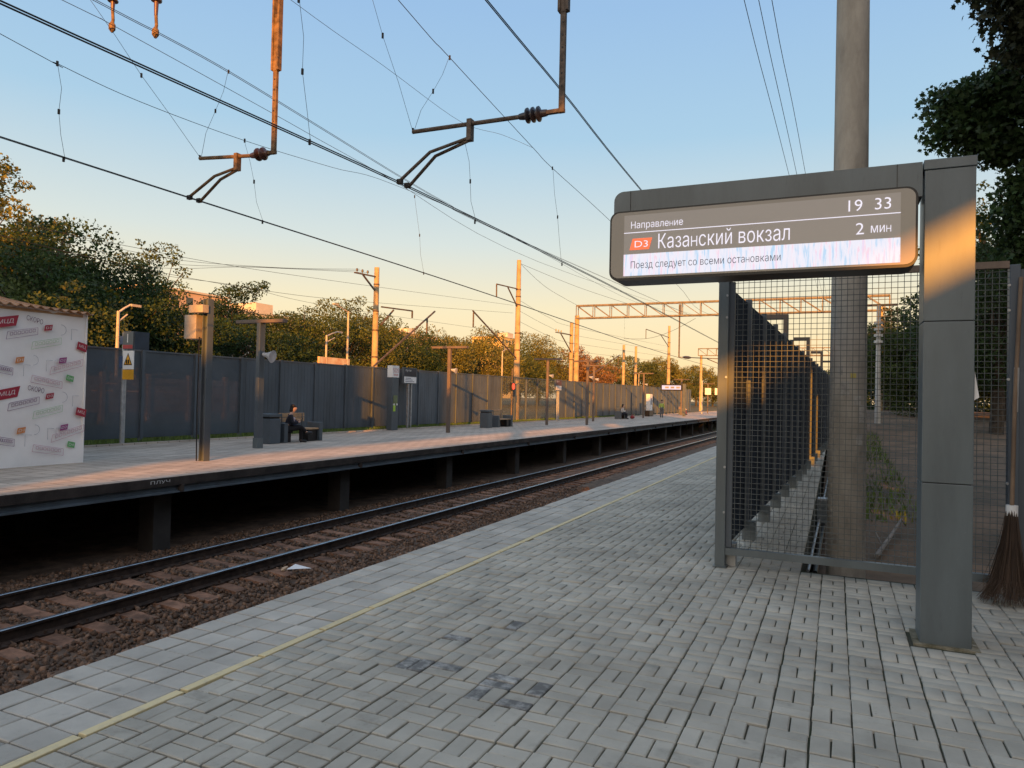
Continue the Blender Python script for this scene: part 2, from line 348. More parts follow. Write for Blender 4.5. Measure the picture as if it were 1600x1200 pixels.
# ------------------------------------------------------------------ near platform with its paving
EDGE = -4.06; MOD = .195; X0 = -3.215            # brick field starts right of the yellow strip
np_ = B(EDGE+.03, 5.0, -9, 7.72, -1.5, -.016); np_.box(EDGE+.03, -.32, 7.72, 120, -1.5, -.016)
nplat = np_.build('near_platform', joint, None, kind='structure')
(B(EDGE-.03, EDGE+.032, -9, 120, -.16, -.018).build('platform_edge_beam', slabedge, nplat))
def chip(lx, ly, h=.04, bv=.006):
    a, b = lx/2, ly/2; c, d = a-bv, b-bv
    return np.array([(-a,-b,-h),(a,-b,-h),(a,b,-h),(-a,b,-h),(-a,-b,-bv*.7),(a,-b,-bv*.7),(a,b,-bv*.7),(-a,b,-bv*.7),(-c,-d,0),(c,-d,0),(c,d,0),(-c,d,0)])
CHF = np.array([(0,1,5,4),(1,2,6,5),(2,3,7,6),(3,0,4,7),(4,5,9,8),(5,6,10,9),(6,7,11,10),(7,4,8,11),(8,9,10,11)])
MI = CM.transposed()
def onscreen(x, y, z=0.):
    c = MI @ Vector((x, y, z-CAM_Z))
    if c.z > -.2: return False
    return abs(c.x/-c.z) < .735 and abs(c.y/-c.z) < .56
def fence_x(y): return -1.02 + .03*(y-7.5)
bricks = []
G = .0085
for i in range(-1, 42):
    cx = X0 + (i+.5)*MOD
    for j in range(0, 170):
        cy = .6 + (j+.5)*MOD
        if cx > 4.9: continue
        if cy > 7.62 and cx > -.36: continue
        if .54 < cx < .89 and 5.76 < cy < 6.1: continue
        if i < 0: continue
        sk = .004*math.sin(i*1.7+j*.31)
        if (i+j) % 2:
            for s in (-1,1): bricks.append((cx+sk, cy+s*MOD/4, MOD-G, MOD/2-G))
        else:
            for s in (-1,1): bricks.append((cx+s*MOD/4, cy+sk, MOD/2-G, MOD-G))
STAIN = [(-2.37,3.76),(-2.26,3.80),(-2.08,3.83),(-1.74,3.84),(-1.78,3.78),(-1.47,3.82),(-1.55,3.6),(-1.82,3.62),(-2.33,4.35),(-2.12,4.72)]
def lay(cells, name, m, md, nmax):
    vis = [(c[0]**2+c[1]**2, k) for k, c in enumerate(cells) if onscreen(c[0], c[1])]
    vis.sort(); single = {k for _, k in vis[:nmax]}; cache = {}; VV = []; FF = []; n = 0
    for k, (cx, cy, lx, ly) in enumerate(cells):
        stain = md and any(abs(cx-a) < lx/2 and abs(cy-b) < ly/2 for a, b in STAIN)
        z = rng.normal()*.0018 - (.006 if rng.random() < .03 else 0); tx, ty, rz = rng.normal()*.006, rng.normal()*.006, rng.normal()*.012
        if k in single or stain:
            key = (round(lx,3), round(ly,3), stain)
            if key not in cache:
                me = bpy.data.meshes.new(name); me.from_pydata([tuple(p) for p in chip(lx, ly)], [], [tuple(f) for f in CHF]); me.materials.append(md if stain else m); cache[key] = me
            o = link(name, cache[key], nplat); o.location = (cx, cy, z); o.rotation_euler = (tx, ty, rz)
        else:
            v = chip(lx, ly); c, s = math.cos(rz), math.sin(rz)
            zz = v[:,2] + z + v[:,0]*tx + v[:,1]*ty
            VV.append(np.stack([v[:,0]*c-v[:,1]*s+cx, v[:,0]*s+v[:,1]*c+cy, zz], 1)); FF.append(CHF+n); n += 12
    o = np_mesh(name+'_field', np.concatenate(VV), np.concatenate(FF), m, nplat); tag(o, kind='stuff')
lay(bricks, 'paving_brick', paver, paver_d, 290)
tiles = []
for i in range(4):
    for j in range(0, 200):
        tiles.append((EDGE+.098+i*.195, .55+(j+.5)*.195, .184, .184))
lay(tiles, 'edge_tile', tilem, None, 290)
for j in range(0, 66):
    m = B(EDGE+.784, EDGE+.842, .545+j*.585+.012, .545+(j+1)*.585-.012, -.03, .004)
    m.build('yellow_strip', yellowm, nplat, bevel=.004)

# ------------------------------------------------------------------ far platform
FX = -11.45
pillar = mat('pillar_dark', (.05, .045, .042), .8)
fp = B(-19.0, FX, -30, 130, -.14, 0.).build('far_platform', [deckm], None, kind='structure')
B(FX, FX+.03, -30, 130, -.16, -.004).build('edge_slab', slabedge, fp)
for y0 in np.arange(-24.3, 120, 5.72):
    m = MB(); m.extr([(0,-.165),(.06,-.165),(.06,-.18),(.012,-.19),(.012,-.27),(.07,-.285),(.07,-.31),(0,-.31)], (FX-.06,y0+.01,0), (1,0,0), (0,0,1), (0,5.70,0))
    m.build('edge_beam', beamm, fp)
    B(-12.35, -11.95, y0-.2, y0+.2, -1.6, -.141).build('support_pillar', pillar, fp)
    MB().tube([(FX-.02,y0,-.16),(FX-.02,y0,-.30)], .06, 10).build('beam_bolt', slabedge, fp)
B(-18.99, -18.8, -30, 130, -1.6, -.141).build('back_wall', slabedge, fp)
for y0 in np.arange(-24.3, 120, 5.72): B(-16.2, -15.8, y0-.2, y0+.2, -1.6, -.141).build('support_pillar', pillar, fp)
B(-19.06, -18.9, -30, 130, -.3, .05).build('back_kerb', deckm, fp)
B(FX-.42, FX-.36, -30, 130, 0, .004).build('edge_line', mat('worn_line', (.52, .46, .36), .8, c2=(.42, .40, .37), scale=3), fp)
text('ПЛУЧ', white, fp, (FX+.0325, 9.3, -.10), (0,1,0), (0,0,1), width=.42, height=.06)
# grass along the fence foot
def grass(name, label, pts, h, nb):
    b = rng.integers(0, len(pts), nb); P = np.array(pts)[b] + np.stack([rng.random(nb)*.9-.1, rng.random(nb)*2, np.zeros(nb)], 1)
    a = rng.random(nb)*math.pi*2; hh = h*(.5+rng.random(nb)); wd = .012+.012*rng.random(nb); ln = rng.normal(size=(nb,2))*.05
    dx, dy = np.cos(a)*wd, np.sin(a)*wd
    v = np.stack([P+np.stack([-dx,-dy,0*dx],1), P+np.stack([dx,dy,0*dx],1), P+np.stack([ln[:,0],ln[:,1],hh],1)], 1)
    return tag(np_mesh(name, v.reshape(-1,3), np.arange(nb*3).reshape(-1,3), grassm), label, 'grass', kind='stuff')
grass('grass', 'green grass strip growing along the foot of the far fence', [(-19.95, y, -.05) for y in np.arange(8, 70, 2)], .16, 26000)
def wildgrass(name, label, x0, x1, y0, y1, nb, h):
    x = x0+(x1-x0)*rng.random(nb); y = y0+(y1-y0)*rng.random(nb); z = np.array([gz(a, b) for a, b in zip(x, y)])
    a = rng.random(nb)*6.28; hh = h*(.4+rng.random(nb)); wd = .02; ln = rng.normal(size=(nb,2))*.08
    P = np.stack([x,y,z],1); dx, dy = np.cos(a)*wd, np.sin(a)*wd
    v = np.stack([P+np.stack([-dx,-dy,0*dx],1), P+np.stack([dx,dy,0*dx],1), P+np.stack([ln[:,0],ln[:,1],hh],1)], 1)
    return tag(np_mesh(name, v.reshape(-1,3), np.arange(nb*3).reshape(-1,3), grassm), label, 'grass', kind='stuff')
wildgrass('grass', 'rough grass on the bank behind the see-through fence panels', -26, -20.3, 8, 45, 22000, .22)
wildgrass('grass', 'patch of green weeds on the soil behind the concrete pole', .4, 1.6, 15, 34, 1100, .20)

# ------------------------------------------------------------------ fences
def top_z(y): return 2.87 + max(0, y-18)*.006
ff = thing('platform_fence', (-19.7, 15.6, 0), 'long dark graphite panel fence with posts along the back of the far platform', 'fence')
for i in range(-4, 46):
    y0 = 15.62 + i*2.03; y1 = y0 + 2.03
    B(-19.76, -19.64, y0-.05, y0+.05, -.05, top_z(y0)+.02).build('fence_post', fencem, ff)
    m = MB(); z1 = top_z(y0)
    see = y0 < 19; clear = 41.5 < y0 < 51
    n = 1 if see or clear else 10
    if n == 1: m.box(-19.71, -19.705, y0+.055, y1-.055, .14, z1-.05)
    else:
        for k in range(n):
            a = y0+.055+(1.92/n)*k; b = a+1.92/n
            m.box(-19.72, -19.70 + (.004 if k % 2 else 0), a, b-.012, .14, z1-.05); m.box(-19.72, -19.703, b-.012, b, .14, z1-.05)
    m.build('fence_panel', glassp if clear else (perf if see else fencem), ff)
    B(-19.74, -19.67, y0+.055, y1-.055, z1-.05, z1).build('top_rail', fencem, ff)
cf = thing('concrete_fence', (-26, 20, .2), 'pale ribbed concrete fence seen through the dark panels behind the far platform', 'fence')
for i in range(-3, 9):
    y0 = 18.86+i*2.05
    B(-26.1, -25.9, y0-.08, y0+.08, .1, 2.3).build('fence_post', cfence, cf)
    for k in range(5): B(-26.04+.0, -25.98, y0+.085, y0+1.965, .7+k*.29, .96+k*.29).build('fence_slat', cfence, cf)

of = thing('barrier_fence', (-1.02, 7.5, 0), 'dark solid platform fence running away behind the wire mesh panel', 'fence')
for i in range(0, 20):
    y0 = 7.62 + i*1.5; y1 = y0+1.5; xa, xb = fence_x(y0), fence_x(y1)
    MB().bar((xa, y0, -.02), (xa, y0, 2.9), .07, .09, (0,1,0)).build('fence_post', fencem, of)
    m = MB()
    for k in range(6):
        t0, t1 = k/6, (k+1)/6; a = (xa+(xb-xa)*t0 - .02, y0+1.5*t0+.02); b = (xa+(xb-xa)*t1 - .02, y0+1.5*t1-.01)
        m.bar((a[0], a[1], 1.5), (b[0], b[1], 1.5), .018, 2.72, (0,0,1))
    m.build('fence_panel', mat('barrier_navy', (.02, .028, .042), .85, var=.1, spec=.1), of)
    B(xa-.03, xa+.12, y0-.07, y0+.07, -.002, .22).build('post_foot', galv if i == 0 else greym, of)

mf = thing('mesh_panel', (-1.02, 7.47, 0), 'square wire mesh panel in a grey steel frame behind the departure board', 'mesh panel')
B(-1.085, -.985, 7.43, 7.53, 0, 2.88).build('frame_post', greym, mf, bevel=.006)
B(-.985, -.93, 7.46, 7.52, .2, 2.86).build('frame_channel', fencem, mf)
B(-1.1, -.97, 7.41, 7.55, 0, .012).build('base_plate', greym, mf)
B(-.985, 1.37, 7.44, 7.50, .125, .195).build('bottom_rail', greym, mf)
B(-.985, 1.37, 7.44, 7.50, 2.875, 2.935).build('top_rail', mat('rail_brown', (.22, .16, .12), .6), mf)
B(1.37, 1.45, 7.43, 7.53, 0, 2.9).build('frame_post', fencem, mf, bevel=.006)
m = MB(); st = .0525
for i in range(int(2.30/st)): x = -.93+st*(i+.5); m.bar((x, 7.472, .19), (x, 7.472, 2.88), .005)
for i in range(int(2.68/st)): z = .195+st*(i+.5); m.bar((-.93, 7.467, z), (1.37, 7.467, z), .005)
m.build('wire_mesh', mat('mesh_wire', (.09, .105, .11), .5), mf, kind='stuff')
for z in (.55, 1.0, 1.9, 2.5, 2.72):
    for x in (-.99, 1.375): MB().tube([(x-.01, 7.42, z), (x-.01, 7.435, z)], .012, 8).build('bolt', galv, mf)
sp = thing('side_panel', (1.5, 7.5, 0), 'dark panel edge at the right margin behind the broom', 'fence')
B(1.455, 2.6, 7.46, 7.5, .12, 2.86).build('panel', fencem, sp); B(2.6, 2.7, 7.43, 7.53, 0, 2.9).build('frame_post', fencem, sp)

# ------------------------------------------------------------------ departure board
db = thing('departure_board', (.71, 5.93, 0), 'large grey departure board on a square column showing 19 33 and white lettering', 'departure board')
CX0, CX1, CY0, CY1 = .558, .868, 5.78, 6.08
for z0, z1 in ((0, 1.115), (1.121, 2.245), (2.251, 3.318)):
    B(CX0, CX1, CY0, CY1, z0, z1).build('column_panel', greym, db, bevel=.004)
B(CX0-.006, CX1+.006, CY0-.006, CY1+.006, 3.322, 3.392).build('column_cap', greym, db, bevel=.004)
B(CX0+.01, CX1-.01, CY0+.01, CY1-.01, .0, 3.33).build('column_core', black, db)
m = MB(); pr = [(-1.71, 3.14), (.555, 3.14), (.555, 3.385), (-1.63, 3.385)] 
arc = [(-1.63+.08*math.cos(R(a)), 3.305+.08*math.sin(R(a))) for a in range(90, 181, 15)]
m.extr([(-1.71, 3.14), (.545, 3.14), (.545, 3.385)] + arc, (0, 5.79, 0), (1,0,0), (0,0,1), (0, .24, 0)); m.build('arm_housing', greym, db)
for x in (-1.57, .385): B(x-.002, x+.002, 5.786, 5.792, 3.2, 3.384).build('housing_seam', black, db)
for i, x in enumerate((-1.2, -1.12, -.98, -.86, -.5, -.3, -.05, .06, .2)): MB().tube([(x, 5.784, 3.215), (x, 5.792, 3.215)], .004, 6).build('screw', black, db)
m = MB(); m.extr(rrect(-1.715, .512, 2.625, 3.195, .075), (0, 5.70, 0), (1,0,0), (0,0,1), (0, .30, 0)); case = m.build('screen_case', black, db)
scr = mat('screen_glass', (.30, .265, .225), .09, var=.02, scale=.8, spec=.6)
m = MB(); m.extr(rrect(-1.70, .497, 2.645, 3.182, .065), (0, 5.697, 0), (1,0,0), (0,0,1), (0, .01, 0)); glass = m.build('screen_glass', scr, case)
led = mat('led_matrix', (.36, .32, .28), .14, var=.03, scale=.6, spec=.6)
led.node_tree.nodes['Principled BSDF'].inputs['Emission Color'].default_value = (.9, .85, .9, 1); led.node_tree.nodes['Principled BSDF'].inputs['Emission Strength'].default_value = .022
YS = 5.6955
B(-1.593, .404, YS, 5.698, 2.66, 3.156).build('led_matrix', led, case)
wb = bpy.data.materials.new('led_white_band'); wb.use_nodes = True; t = wb.node_tree; b = t.nodes['Principled BSDF']
g = N(t, 'ShaderNodeNewGeometry'); mp = N(t, 'ShaderNodeMapping'); mp.inputs['Rotation'].default_value = (0, R(-22), 0); mp.inputs['Scale'].default_value = (13, 1, 1.3)
wv = N(t, 'ShaderNodeTexNoise'); wv.inputs['Scale'].default_value = 3.2; wv.inputs['Detail'].default_value = 4; wv.inputs['Roughness'].default_value = .6; wv.inputs['Distortion'].default_value = .5
rp = N(t, 'ShaderNodeValToRGB'); e = rp.color_ramp.elements
for p_, c_ in ((.37, (.50, .72, .97)), (.44, (.84, .86, 1.0)), (.56, (.92, .89, 1.0)), (.62, (.98, .68, .82)), (.68, (.80, .74, 1.0))): x_ = e.new(p_); x_.color = (*c_, 1)
e[0].color = (.42, .72, .95, 1); e[-1].color = (.92, .80, .98, 1)
t.links.new(g.outputs['Position'], mp.inputs[0]); t.links.new(mp.outputs[0], wv.inputs['Vector']); t.links.new(wv.outputs[0], rp.inputs[0])
t.links.new(rp.outputs[0], b.inputs['Emission Color']); b.inputs['Emission Strength'].default_value = .40; b.inputs['Base Color'].default_value = (.1, .1, .1, 1); b.inputs['Roughness'].default_value = .2
B(-1.593, .404, YS-.0015, YS+.001, 2.66, 2.836).build('message_band', wb, case)
lt = emis('led_text', (.93, .88, 1.0), .45); YT = YS-.0025
ax, up = (1,0,0), (0,0,1)
text('Направление', lt, case, (-1.535, YT, 3.030), ax, up, width=.418, height=.072)
B(-1.593, .404, YT, YT+.002, 3.009, 3.0145).build('divider_line', lt, case)
text('Казанский вокзал', lt, case, (-1.31, YT, 2.868), ax, up, width=.985, height=.125)
text('19  33', lt, case, (.07, YT, 3.046), ax, up, width=.273, height=.082)
text('2', lt, case, (.12, YT, 2.876), ax, up, width=.052, height=.082)
text('мин', lt, case, (.217, YT, 2.882), ax, up, width=.128, height=.05)
text('Поезд следует со всеми остановками', mat('led_grey_text', (.10, .10, .14), .4, var=0), case, (-1.532, YT-.001, 2.702), ax, up, width=1.145, height=.075)
MB().poly([(-1.545, YT, 2.870), (-1.385, YT, 2.870), (-1.360, YT, 2.962), (-1.520, YT, 2.962)]).build('line_badge', emis('badge_red', (.95, .16, .06), .55), case)
text('D3', lt, case, (-1.502, YT-.0015, 2.89), ax, up, width=.108, height=.052)
MB().poly([(.872, 5.778+.02, 1.9), (.90, 5.80, 1.72), (.871, 5.80, 1.70)]).build('torn_flyer', white, db)
m = MB(); m.box(CX0-.04, CX1+.05, CY0-.035, CY1+.03, -.02, .002); m.build('base_mortar', mat('moss_mortar', (.10, .09, .05), .95, c2=(.30, .27, .2), scale=12, bump=.5), db)

# ------------------------------------------------------------------ concrete poles, portals, catenary
def pole(x, y, z0, z1, r0, r1, label, m=None, bands=(), grp='concrete line poles'):
    t = thing('concrete_pole', (x, y, z0), label, 'pole', grp); m = m or (concrete if y < 20 else mat('pole_sunlit_tan', (.40, .31, .19), .9, var=.15, scale=2))  # far shafts have the orange sunlight mixed into their concrete colour
    MB().tube([(x, y, z0+(z1-z0)*k/6) for k in range(7)], r0, 20, r1).build('shaft', m, t, smooth=True)
    for z in bands:
        r = r0+(r1-r0)*(z-z0)/(z1-z0)+.02; MB().tube([(x, y, z-.04), (x, y, z+.04)], r, 16).build('steel_band', rustd, t)
    return t
cp = pole(.13, 8.98, -.7, 11.8, .205, .145, 'thick weathered concrete pole behind the mesh panel with torn paper notes')
white_ = white; white = mat('note_grey', (.42, .41, .38), .8, c2=(.25,.24,.22), scale=20)
for (a, z, wd, hh, c) in ((-100, 1.75, .09, .16, white), (-60, 1.65, .08, .10, white), (-45, 1.45, .07, .2, white), (-52, 1.2, .08, .13, white), (-75, 1.95, .06, .05, mat('note_yellow', (.5, .42, .12), .7)), (-115, 1.98, .05, .1, white)):
    r = .205-.06*(z+.7)/10.9+.003; m = MB(); n = 4
    pr = [(.13+r*math.cos(R(a+(k/n-.5)*wd/r*57)), 8.98+r*math.sin(R(a+(k/n-.5)*wd/r*57))) for k in range(n+1)]
    for k in range(n): m.poly([(*pr[k], z), (*pr[k+1], z), (*pr[k+1], z+hh), (*pr[k], z+hh)])
    m.build('paper_note', c, cp)
white = white_
def truss(y, xa, xb, z0, z1, label, st=1.45, dep=.55):
    rust = mat('truss_steel', (.20, .18, .155), .7, .2, var=.2, scale=4)
    t = thing('portal_truss', ((xa+xb)/2, y, z0), label, 'truss', 'portal trusses')
    for yy_ in (y-dep/2, y+dep/2):
        for z in (z0, z1): MB().bar((xa, yy_, z), (xb, yy_, z), .11).build('chord', rust, t)
    n = int((xb-xa)/st)
    for i in range(n+1):
        x = xa + (xb-xa)*i/n; m = MB(); m.bar((x, y-dep/2, z0), (x, y+dep/2, z0), .05); m.bar((x, y-dep/2, z1), (x, y+dep/2, z1), .05)
        for yy_ in (y-dep/2, y+dep/2):
            m.bar((x, yy_, z0), (x, yy_, z1), .06)
            if i < n: MB().bar((x, yy_, z1), (x+(xb-xa)/n, yy_, z0), .055).build('diagonal', rust, t)
        m.build('vertical', rust, t)
    return t
truss(8.98, -22, .6, 10.8, 11.8, 'lattice portal beam overhead just above the picture on the thick concrete pole')
truss(60, -20.9, 3.6, 8.75, 9.85, 'nearer lattice portal beam spanning the tracks left of the mesh panel')
truss(125, -21.5, 4.0, 9.5, 10.7, 'smaller distant lattice portal beam low over the tracks')
pole(-22, 31.2, -.2, 8.3, .19, .13, 'sunlit concrete pole with three small insulators on its crossarm', bands=(3.6, 5.0, 6.0, 7.4))
pole(-20.6, 46.4, -.2, 11.4, .24, .15, 'tallest sunlit concrete pole left of the lattice portal', bands=(5.0, 6.2, 8.2, 9.3, 8.8))
pole(-20.9, 60.0, -.2, 9.0, .25, .2, 'sunlit concrete leg under the end of the nearer lattice portal')
pole(-20.75, 58.2, -.2, 8.2, .19, .15, 'thinner concrete pole standing beside the portal leg', bands=(3, 5, 6.4))
pole(3.0, 60.0, -.2, 9.0, .24, .19, 'concrete portal leg seen through the mesh beyond the fence')
pole(-20.6, 97, -.2, 11.8, .26, .16, 'distant pole sunlit on its upper half right of the lattice portal leg', bands=(6, 8, 9.5))
pole(-20.6, 74.4, -.2, 7.5, .17, .13, 'left one of two thin distant poles beyond the portal leg')
pole(-20.6, 79.5, -.2, 7.7, .17, .13, 'right one of two thin distant poles beyond the portal leg')
pole(-21.0, 125, -.2, 9.6, .26, .2, 'far concrete leg under the distant portal beam')
# hanging brackets under the near portal
def bracket(xp, zb, zt, xi0, xi1, xe, ze, xc, arms, label, im, pm, wide):
    y = 8.8; t = thing('catenary_bracket', (xp, y, zb), label, 'catenary bracket', 'hanging catenary brackets')
    zm = zb + 1.35; zn = zb + .75*(6.5-zb)
    MB().bar((xp, y, zb), (xp, y, zm+.9), .075, .05).build('hanger_post', pm, t)
    m = MB()
    for s in (-1, 1): m.bar((xp+s*.055, y, zm), (xp+s*.055, y, zt), .035, .09)
    for k in range(7): m.bar((xp-.055, y, zm+.03+k*(zt-zm)/6.5), (xp+.055, y, zm+.03+k*(zt-zm)/6.5), .06, .085)
    m.build('hanger_channel', pm, t)
    for k in range(6): MB().tube([(xp, y-.03, zb+.35+k*.17), (xp, y-.024, zb+.35+k*.17)], .012, 8).build('bolt_hole', black, t)
    z = zb+.03; d = 1 if xi1 > xi0 else -1
    MB().bar((xp+.04, y, z), (xi0, y, z), .06, .05).build('insulator_fitting', pm, t)
    L = xi1-xi0; pf_ = [(0, .045), (.12, .05)]
    for k in range(3 if wide else 2): a = .2+k*(.2 if wide else .3); pf_ += [(a, .05), (a+.07, .105), (a+.12, .10), (a+.17, .05)]
    pf_ += [(.85, .05), (1, .04)]
    MB().lathe((xi0, y, z), (xi1, y, z), pf_).build('insulator', im, t, smooth=True)
    MB().tube([(xi1, y, z), (xe, y, ze)], .032, 8).build('arm_tube', pm, t)
    MB().box(xc-.035, xc+.035, y-.05, y+.05, arms[0][1]-.05, z+.07).build('clamp', pm, t)
    for dy in (0, .2):
        MB().tube([(p[0]+(.03 if dy else 0), y+dy*(i/2), p[1]-(.03 if dy else 0)) for i, p in enumerate(arms)], .024, 8).build('steady_arm', pm, t)
        MB().box(arms[-1][0]-.04, arms[-1][0]+.04, y+dy-.03, y+dy+.03, arms[-1][1]-.05, arms[-1][1]+.02).build('wire_clamp', wirem, t)
    return t
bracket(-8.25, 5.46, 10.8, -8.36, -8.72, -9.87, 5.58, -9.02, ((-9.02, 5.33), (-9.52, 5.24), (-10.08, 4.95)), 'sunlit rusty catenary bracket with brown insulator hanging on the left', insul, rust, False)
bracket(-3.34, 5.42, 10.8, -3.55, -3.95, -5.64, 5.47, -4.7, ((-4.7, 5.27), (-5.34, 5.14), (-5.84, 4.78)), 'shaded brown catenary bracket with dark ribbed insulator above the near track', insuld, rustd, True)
for x, zt, zb, lab in ((-12.18, 9.2, 8.26, 'left one of two hanging brown insulators at the top left corner'), (-11.04, 9.2, 7.94, 'right one of two hanging brown insulators at the top left corner')):
    t = thing('suspension_insulator', (x, 8.8, zb), lab, 'insulator', 'suspension insulators')
    MB().tube([(x, 8.8, 10.8), (x, 8.8, zt-.02)], .02, 6).build('hanger_rod', rust, t)
    pf_ = [(0, .03)]
    for k in range(6): a = .02+k*.125; pf_ += [(a, .035), (a+.05, .095), (a+.08, .09), (a+.1, .04)]
    MB().lathe((x, 8.8, zt), (x, 8.8, zb+.32), pf_+[(1, .03)]).build('insulator_string', insul, t, smooth=True)
    MB().tube([(x, 8.8, zb+.33), (x+.02, 8.8, zb+.15), (x, 8.8, zb)], .028, 8).build('hook', rust, t)
    MB().lathe((x, 8.8, zb+.12), (x, 8.8, zb-.08), [(0, .02), (.3, .06), (.7, .06), (1, .02)], 10).build('wire_saddle', rust, t)

# wires: every run is a thing of its own, its droppers are parts
def smooth_pts(pts, n=6):
    P = [Vector(p) for p in pts]; out_ = []
    for i in range(len(P)-1):
        p0 = P[max(i-1,0)]; p1 = P[i]; p2 = P[i+1]; p3 = P[min(i+2,len(P)-1)]
        for k in range(n):
            t = k/n; out_.append(.5*((2*p1)+(p2-p0)*t+(2*p0-5*p1+4*p2-p3)*t*t+(-p0+3*p1-3*p2+p3)*t**3))
    return out_ + [P[-1]]
def wire(label, pts, r=.006, droppers=(), pair=0, name='overhead_wire', cat='wire'):
    pts = smooth_pts(pts); t = thing(name, pts[0], label, cat, 'overhead wires')
    for k in ((-pair/2, pair/2) if pair else (0,)):
        MB().tube([(p.x+k, p.y, p.z) for p in pts], r, 5).build('strand', wirem, t)
    for a, b in droppers:
        a, b = Vector(a), Vector(b); mid = [a+(b-a)*s + Vector((math.sin(s*9+a.y)*.02, math.sin(s*7)*.03, 0)) for s in (0,.25,.5,.75,1)]
        MB().tube(mid, .0035, 4).build('dropper', wirem, t)
        for p in (a, b, mid[2]): MB().tube([(p.x, p.y, p.z-.035), (p.x, p.y, p.z+.035)], .017, 6).build('dropper_clamp', wirem, t)
    return t
def rs(p, X):                                   # slide a sighted point along its line of sight to another plane
    s = X/p[0]; return (X, p[1]*s, CAM_Z+(p[2]-CAM_Z)*s)
FXc = -10.05; NXc = -5.9
fm = [rs(p, FXc) for p in [(-9.7,5.49,6.11),(-9.7,6.23,6.05),(-9.7,7.46,6.02),(-9.7,9.62,6.14),(-9.7,12.08,6.4),(-9.7,14.35,6.68)]]
wire('twin contact wire strung over the far track', [(FXc,-4,4.92),(FXc,9,4.92),(FXc,20,4.90),(FXc+.3,45,4.6),(FXc,90,4.9),(FXc,160,5.2)], .0075, pair=.045, name='contact_wire')
wire('twin contact wire strung over the near track', [(-6.55,-4,4.75),(-6.22,3,4.75),(-5.88,9,4.77),(-5.72,16,4.78),(-5.66,24,4.78),(-5.8,60,4.9),(-5.7,140,5.2)], .0085, pair=.05, name='contact_wire')
wire('thin messenger wire with droppers over the far track', [(FXc,-3,7.2)]+fm+[(FXc,22,7.1),(FXc-.3,40,7.2),(FXc,60,8.6)], .005, [(fm[1], rs((-9.7,6.36,4.78), FXc)), (fm[3], rs((-9.7,10.11,4.79), FXc)), (rs((-9.7,15.29,6.64), FXc), rs((-9.7,15.81,4.79), FXc))])
L1 = [rs(p, -12.08) for p in [(-11.2,7.23,7.76),(-11.2,8.16,7.78),(-11.2,11.92,7.69),(-11.2,13.45,7.64),(-11.2,16.47,7.56)]]
wire('single wire passing the left hanging insulator at top left', [(-12.3,0,8.1)]+L1+[(-11.5,28,7.4),(-10.5,60,8.7)], .006)
L2 = [rs(p, -10.97) for p in [(-10.4,7.21,7.58),(-10.4,8.34,7.61),(-10.4,9.87,7.61),(-10.4,12.48,7.49),(-10.4,15.67,7.33),(-10.4,18.21,7.26),(-10.4,22.76,7.27)]]
E_A = (-9.87, 8.8, 5.6); E_B = (-5.64, 8.8, 5.49)
wire('twin wire passing the right hanging insulator at top left', [(-11.2,0,7.9)]+L2+[(-10.9,60,8.7)], .006, [(L2[2], E_A), ((-10.97,7.38,7.98), E_A)], pair=.05)
nm = [rs(p, NXc) for p in [(-6.1,9.02,7.62),(-6.1,10.62,7.45),(-6.1,14.36,7.12),(-6.1,15.54,7.03),(-6.1,20.05,6.91),(-6.1,30.38,6.5),(-6.1,37.88,6.21)]]
wire('messenger wire with droppers over the near track', [(NXc,0,8.6)]+nm+[(NXc,60,8.0)], .006, [(nm[1], E_B), ((NXc,7.6,7.75), E_B), (nm[3], rs((-6.1,16.31,4.91), NXc)), (rs((-6.1,6.86,6.5), -6.0), rs((-6.1,7.13,4.82), -6.0)), (rs((-6.1,11.25,6.24), NXc), rs((-6.1,11.69,4.87), NXc))])
wire('slack jumper wire crossing the brown bracket arm', [(-7.0,3,7.2),(-7.0,7.72,7.13),(-7.0,9.98,7.18),(-7.0,12.7,7.22),(-6.5,13.6,7.2),nm[2]], .0035)
wire('feeder wire crossing behind the upper edge of the board', [(-3.6,-2,6.3),(-3.6,7.05,6.07),(-3.6,9.53,6.02),(-3.6,14.12,5.86),(-3.6,30,5.6),(-4.2,60,6.4)], .007, pair=.02)
for k, (a, b, lab) in enumerate((((-1.39,11.66,8), (-1.25,21.15,8), 'left'), ((-1.18,11.74,8), (-1.05,21.22,8), 'middle'), ((-.99,11.82,8), (-.83,21.12,8), 'right'))):
    wire(lab+' one of three parallel wires above the board', [(a[0]-.1,0,8.3), a, b, (b[0]+.3,60,8.8)], .006)
wire('long low wire crossing the sky from far left to tall pole', [(-22,6,6.3),(-22,13.6,6.45),(-22,16.7,6.5),(-22,24,6.8),(-21,46.4,8.2)], .008)
for k, (z, lab) in enumerate(((7.96,'back'),(7.93,'centre'),(7.90,'front'))):
    wire(lab+' wire reaching the three-insulator crossarm', [(-22-.25*k,8,7.0-.25*k),(-22-.25*k,16.75,6.35-.2*k),(-22-.2*k,23,6.9),(-22,29.75+.35*k,z)], .007)
wire('upper thin wire below the crossarm wires on the left', [(-22,8,6.2),(-22,16.8,5.84),(-22,24,5.95),(-22,31.2,6.45),(-20.8,46,7.6)], .008)
wire('lower thin wire sinking behind the left treetops', [(-22,8,6.1),(-22,16.8,5.73),(-22,21.8,5.9),(-22,27.8,5.8),(-21,46,6.2)], .007)
wire('thin line from the tall pole top to the portal end', [(-20.6,46.6,11.2),(-20.7,52,10.3),(-20.8,60,9.85)], .012)
wire('second line from the tall pole top into the portal', [(-20.6,46.6,11.2),(-18.5,53,10.4),(-16.2,60,9.85)], .012)
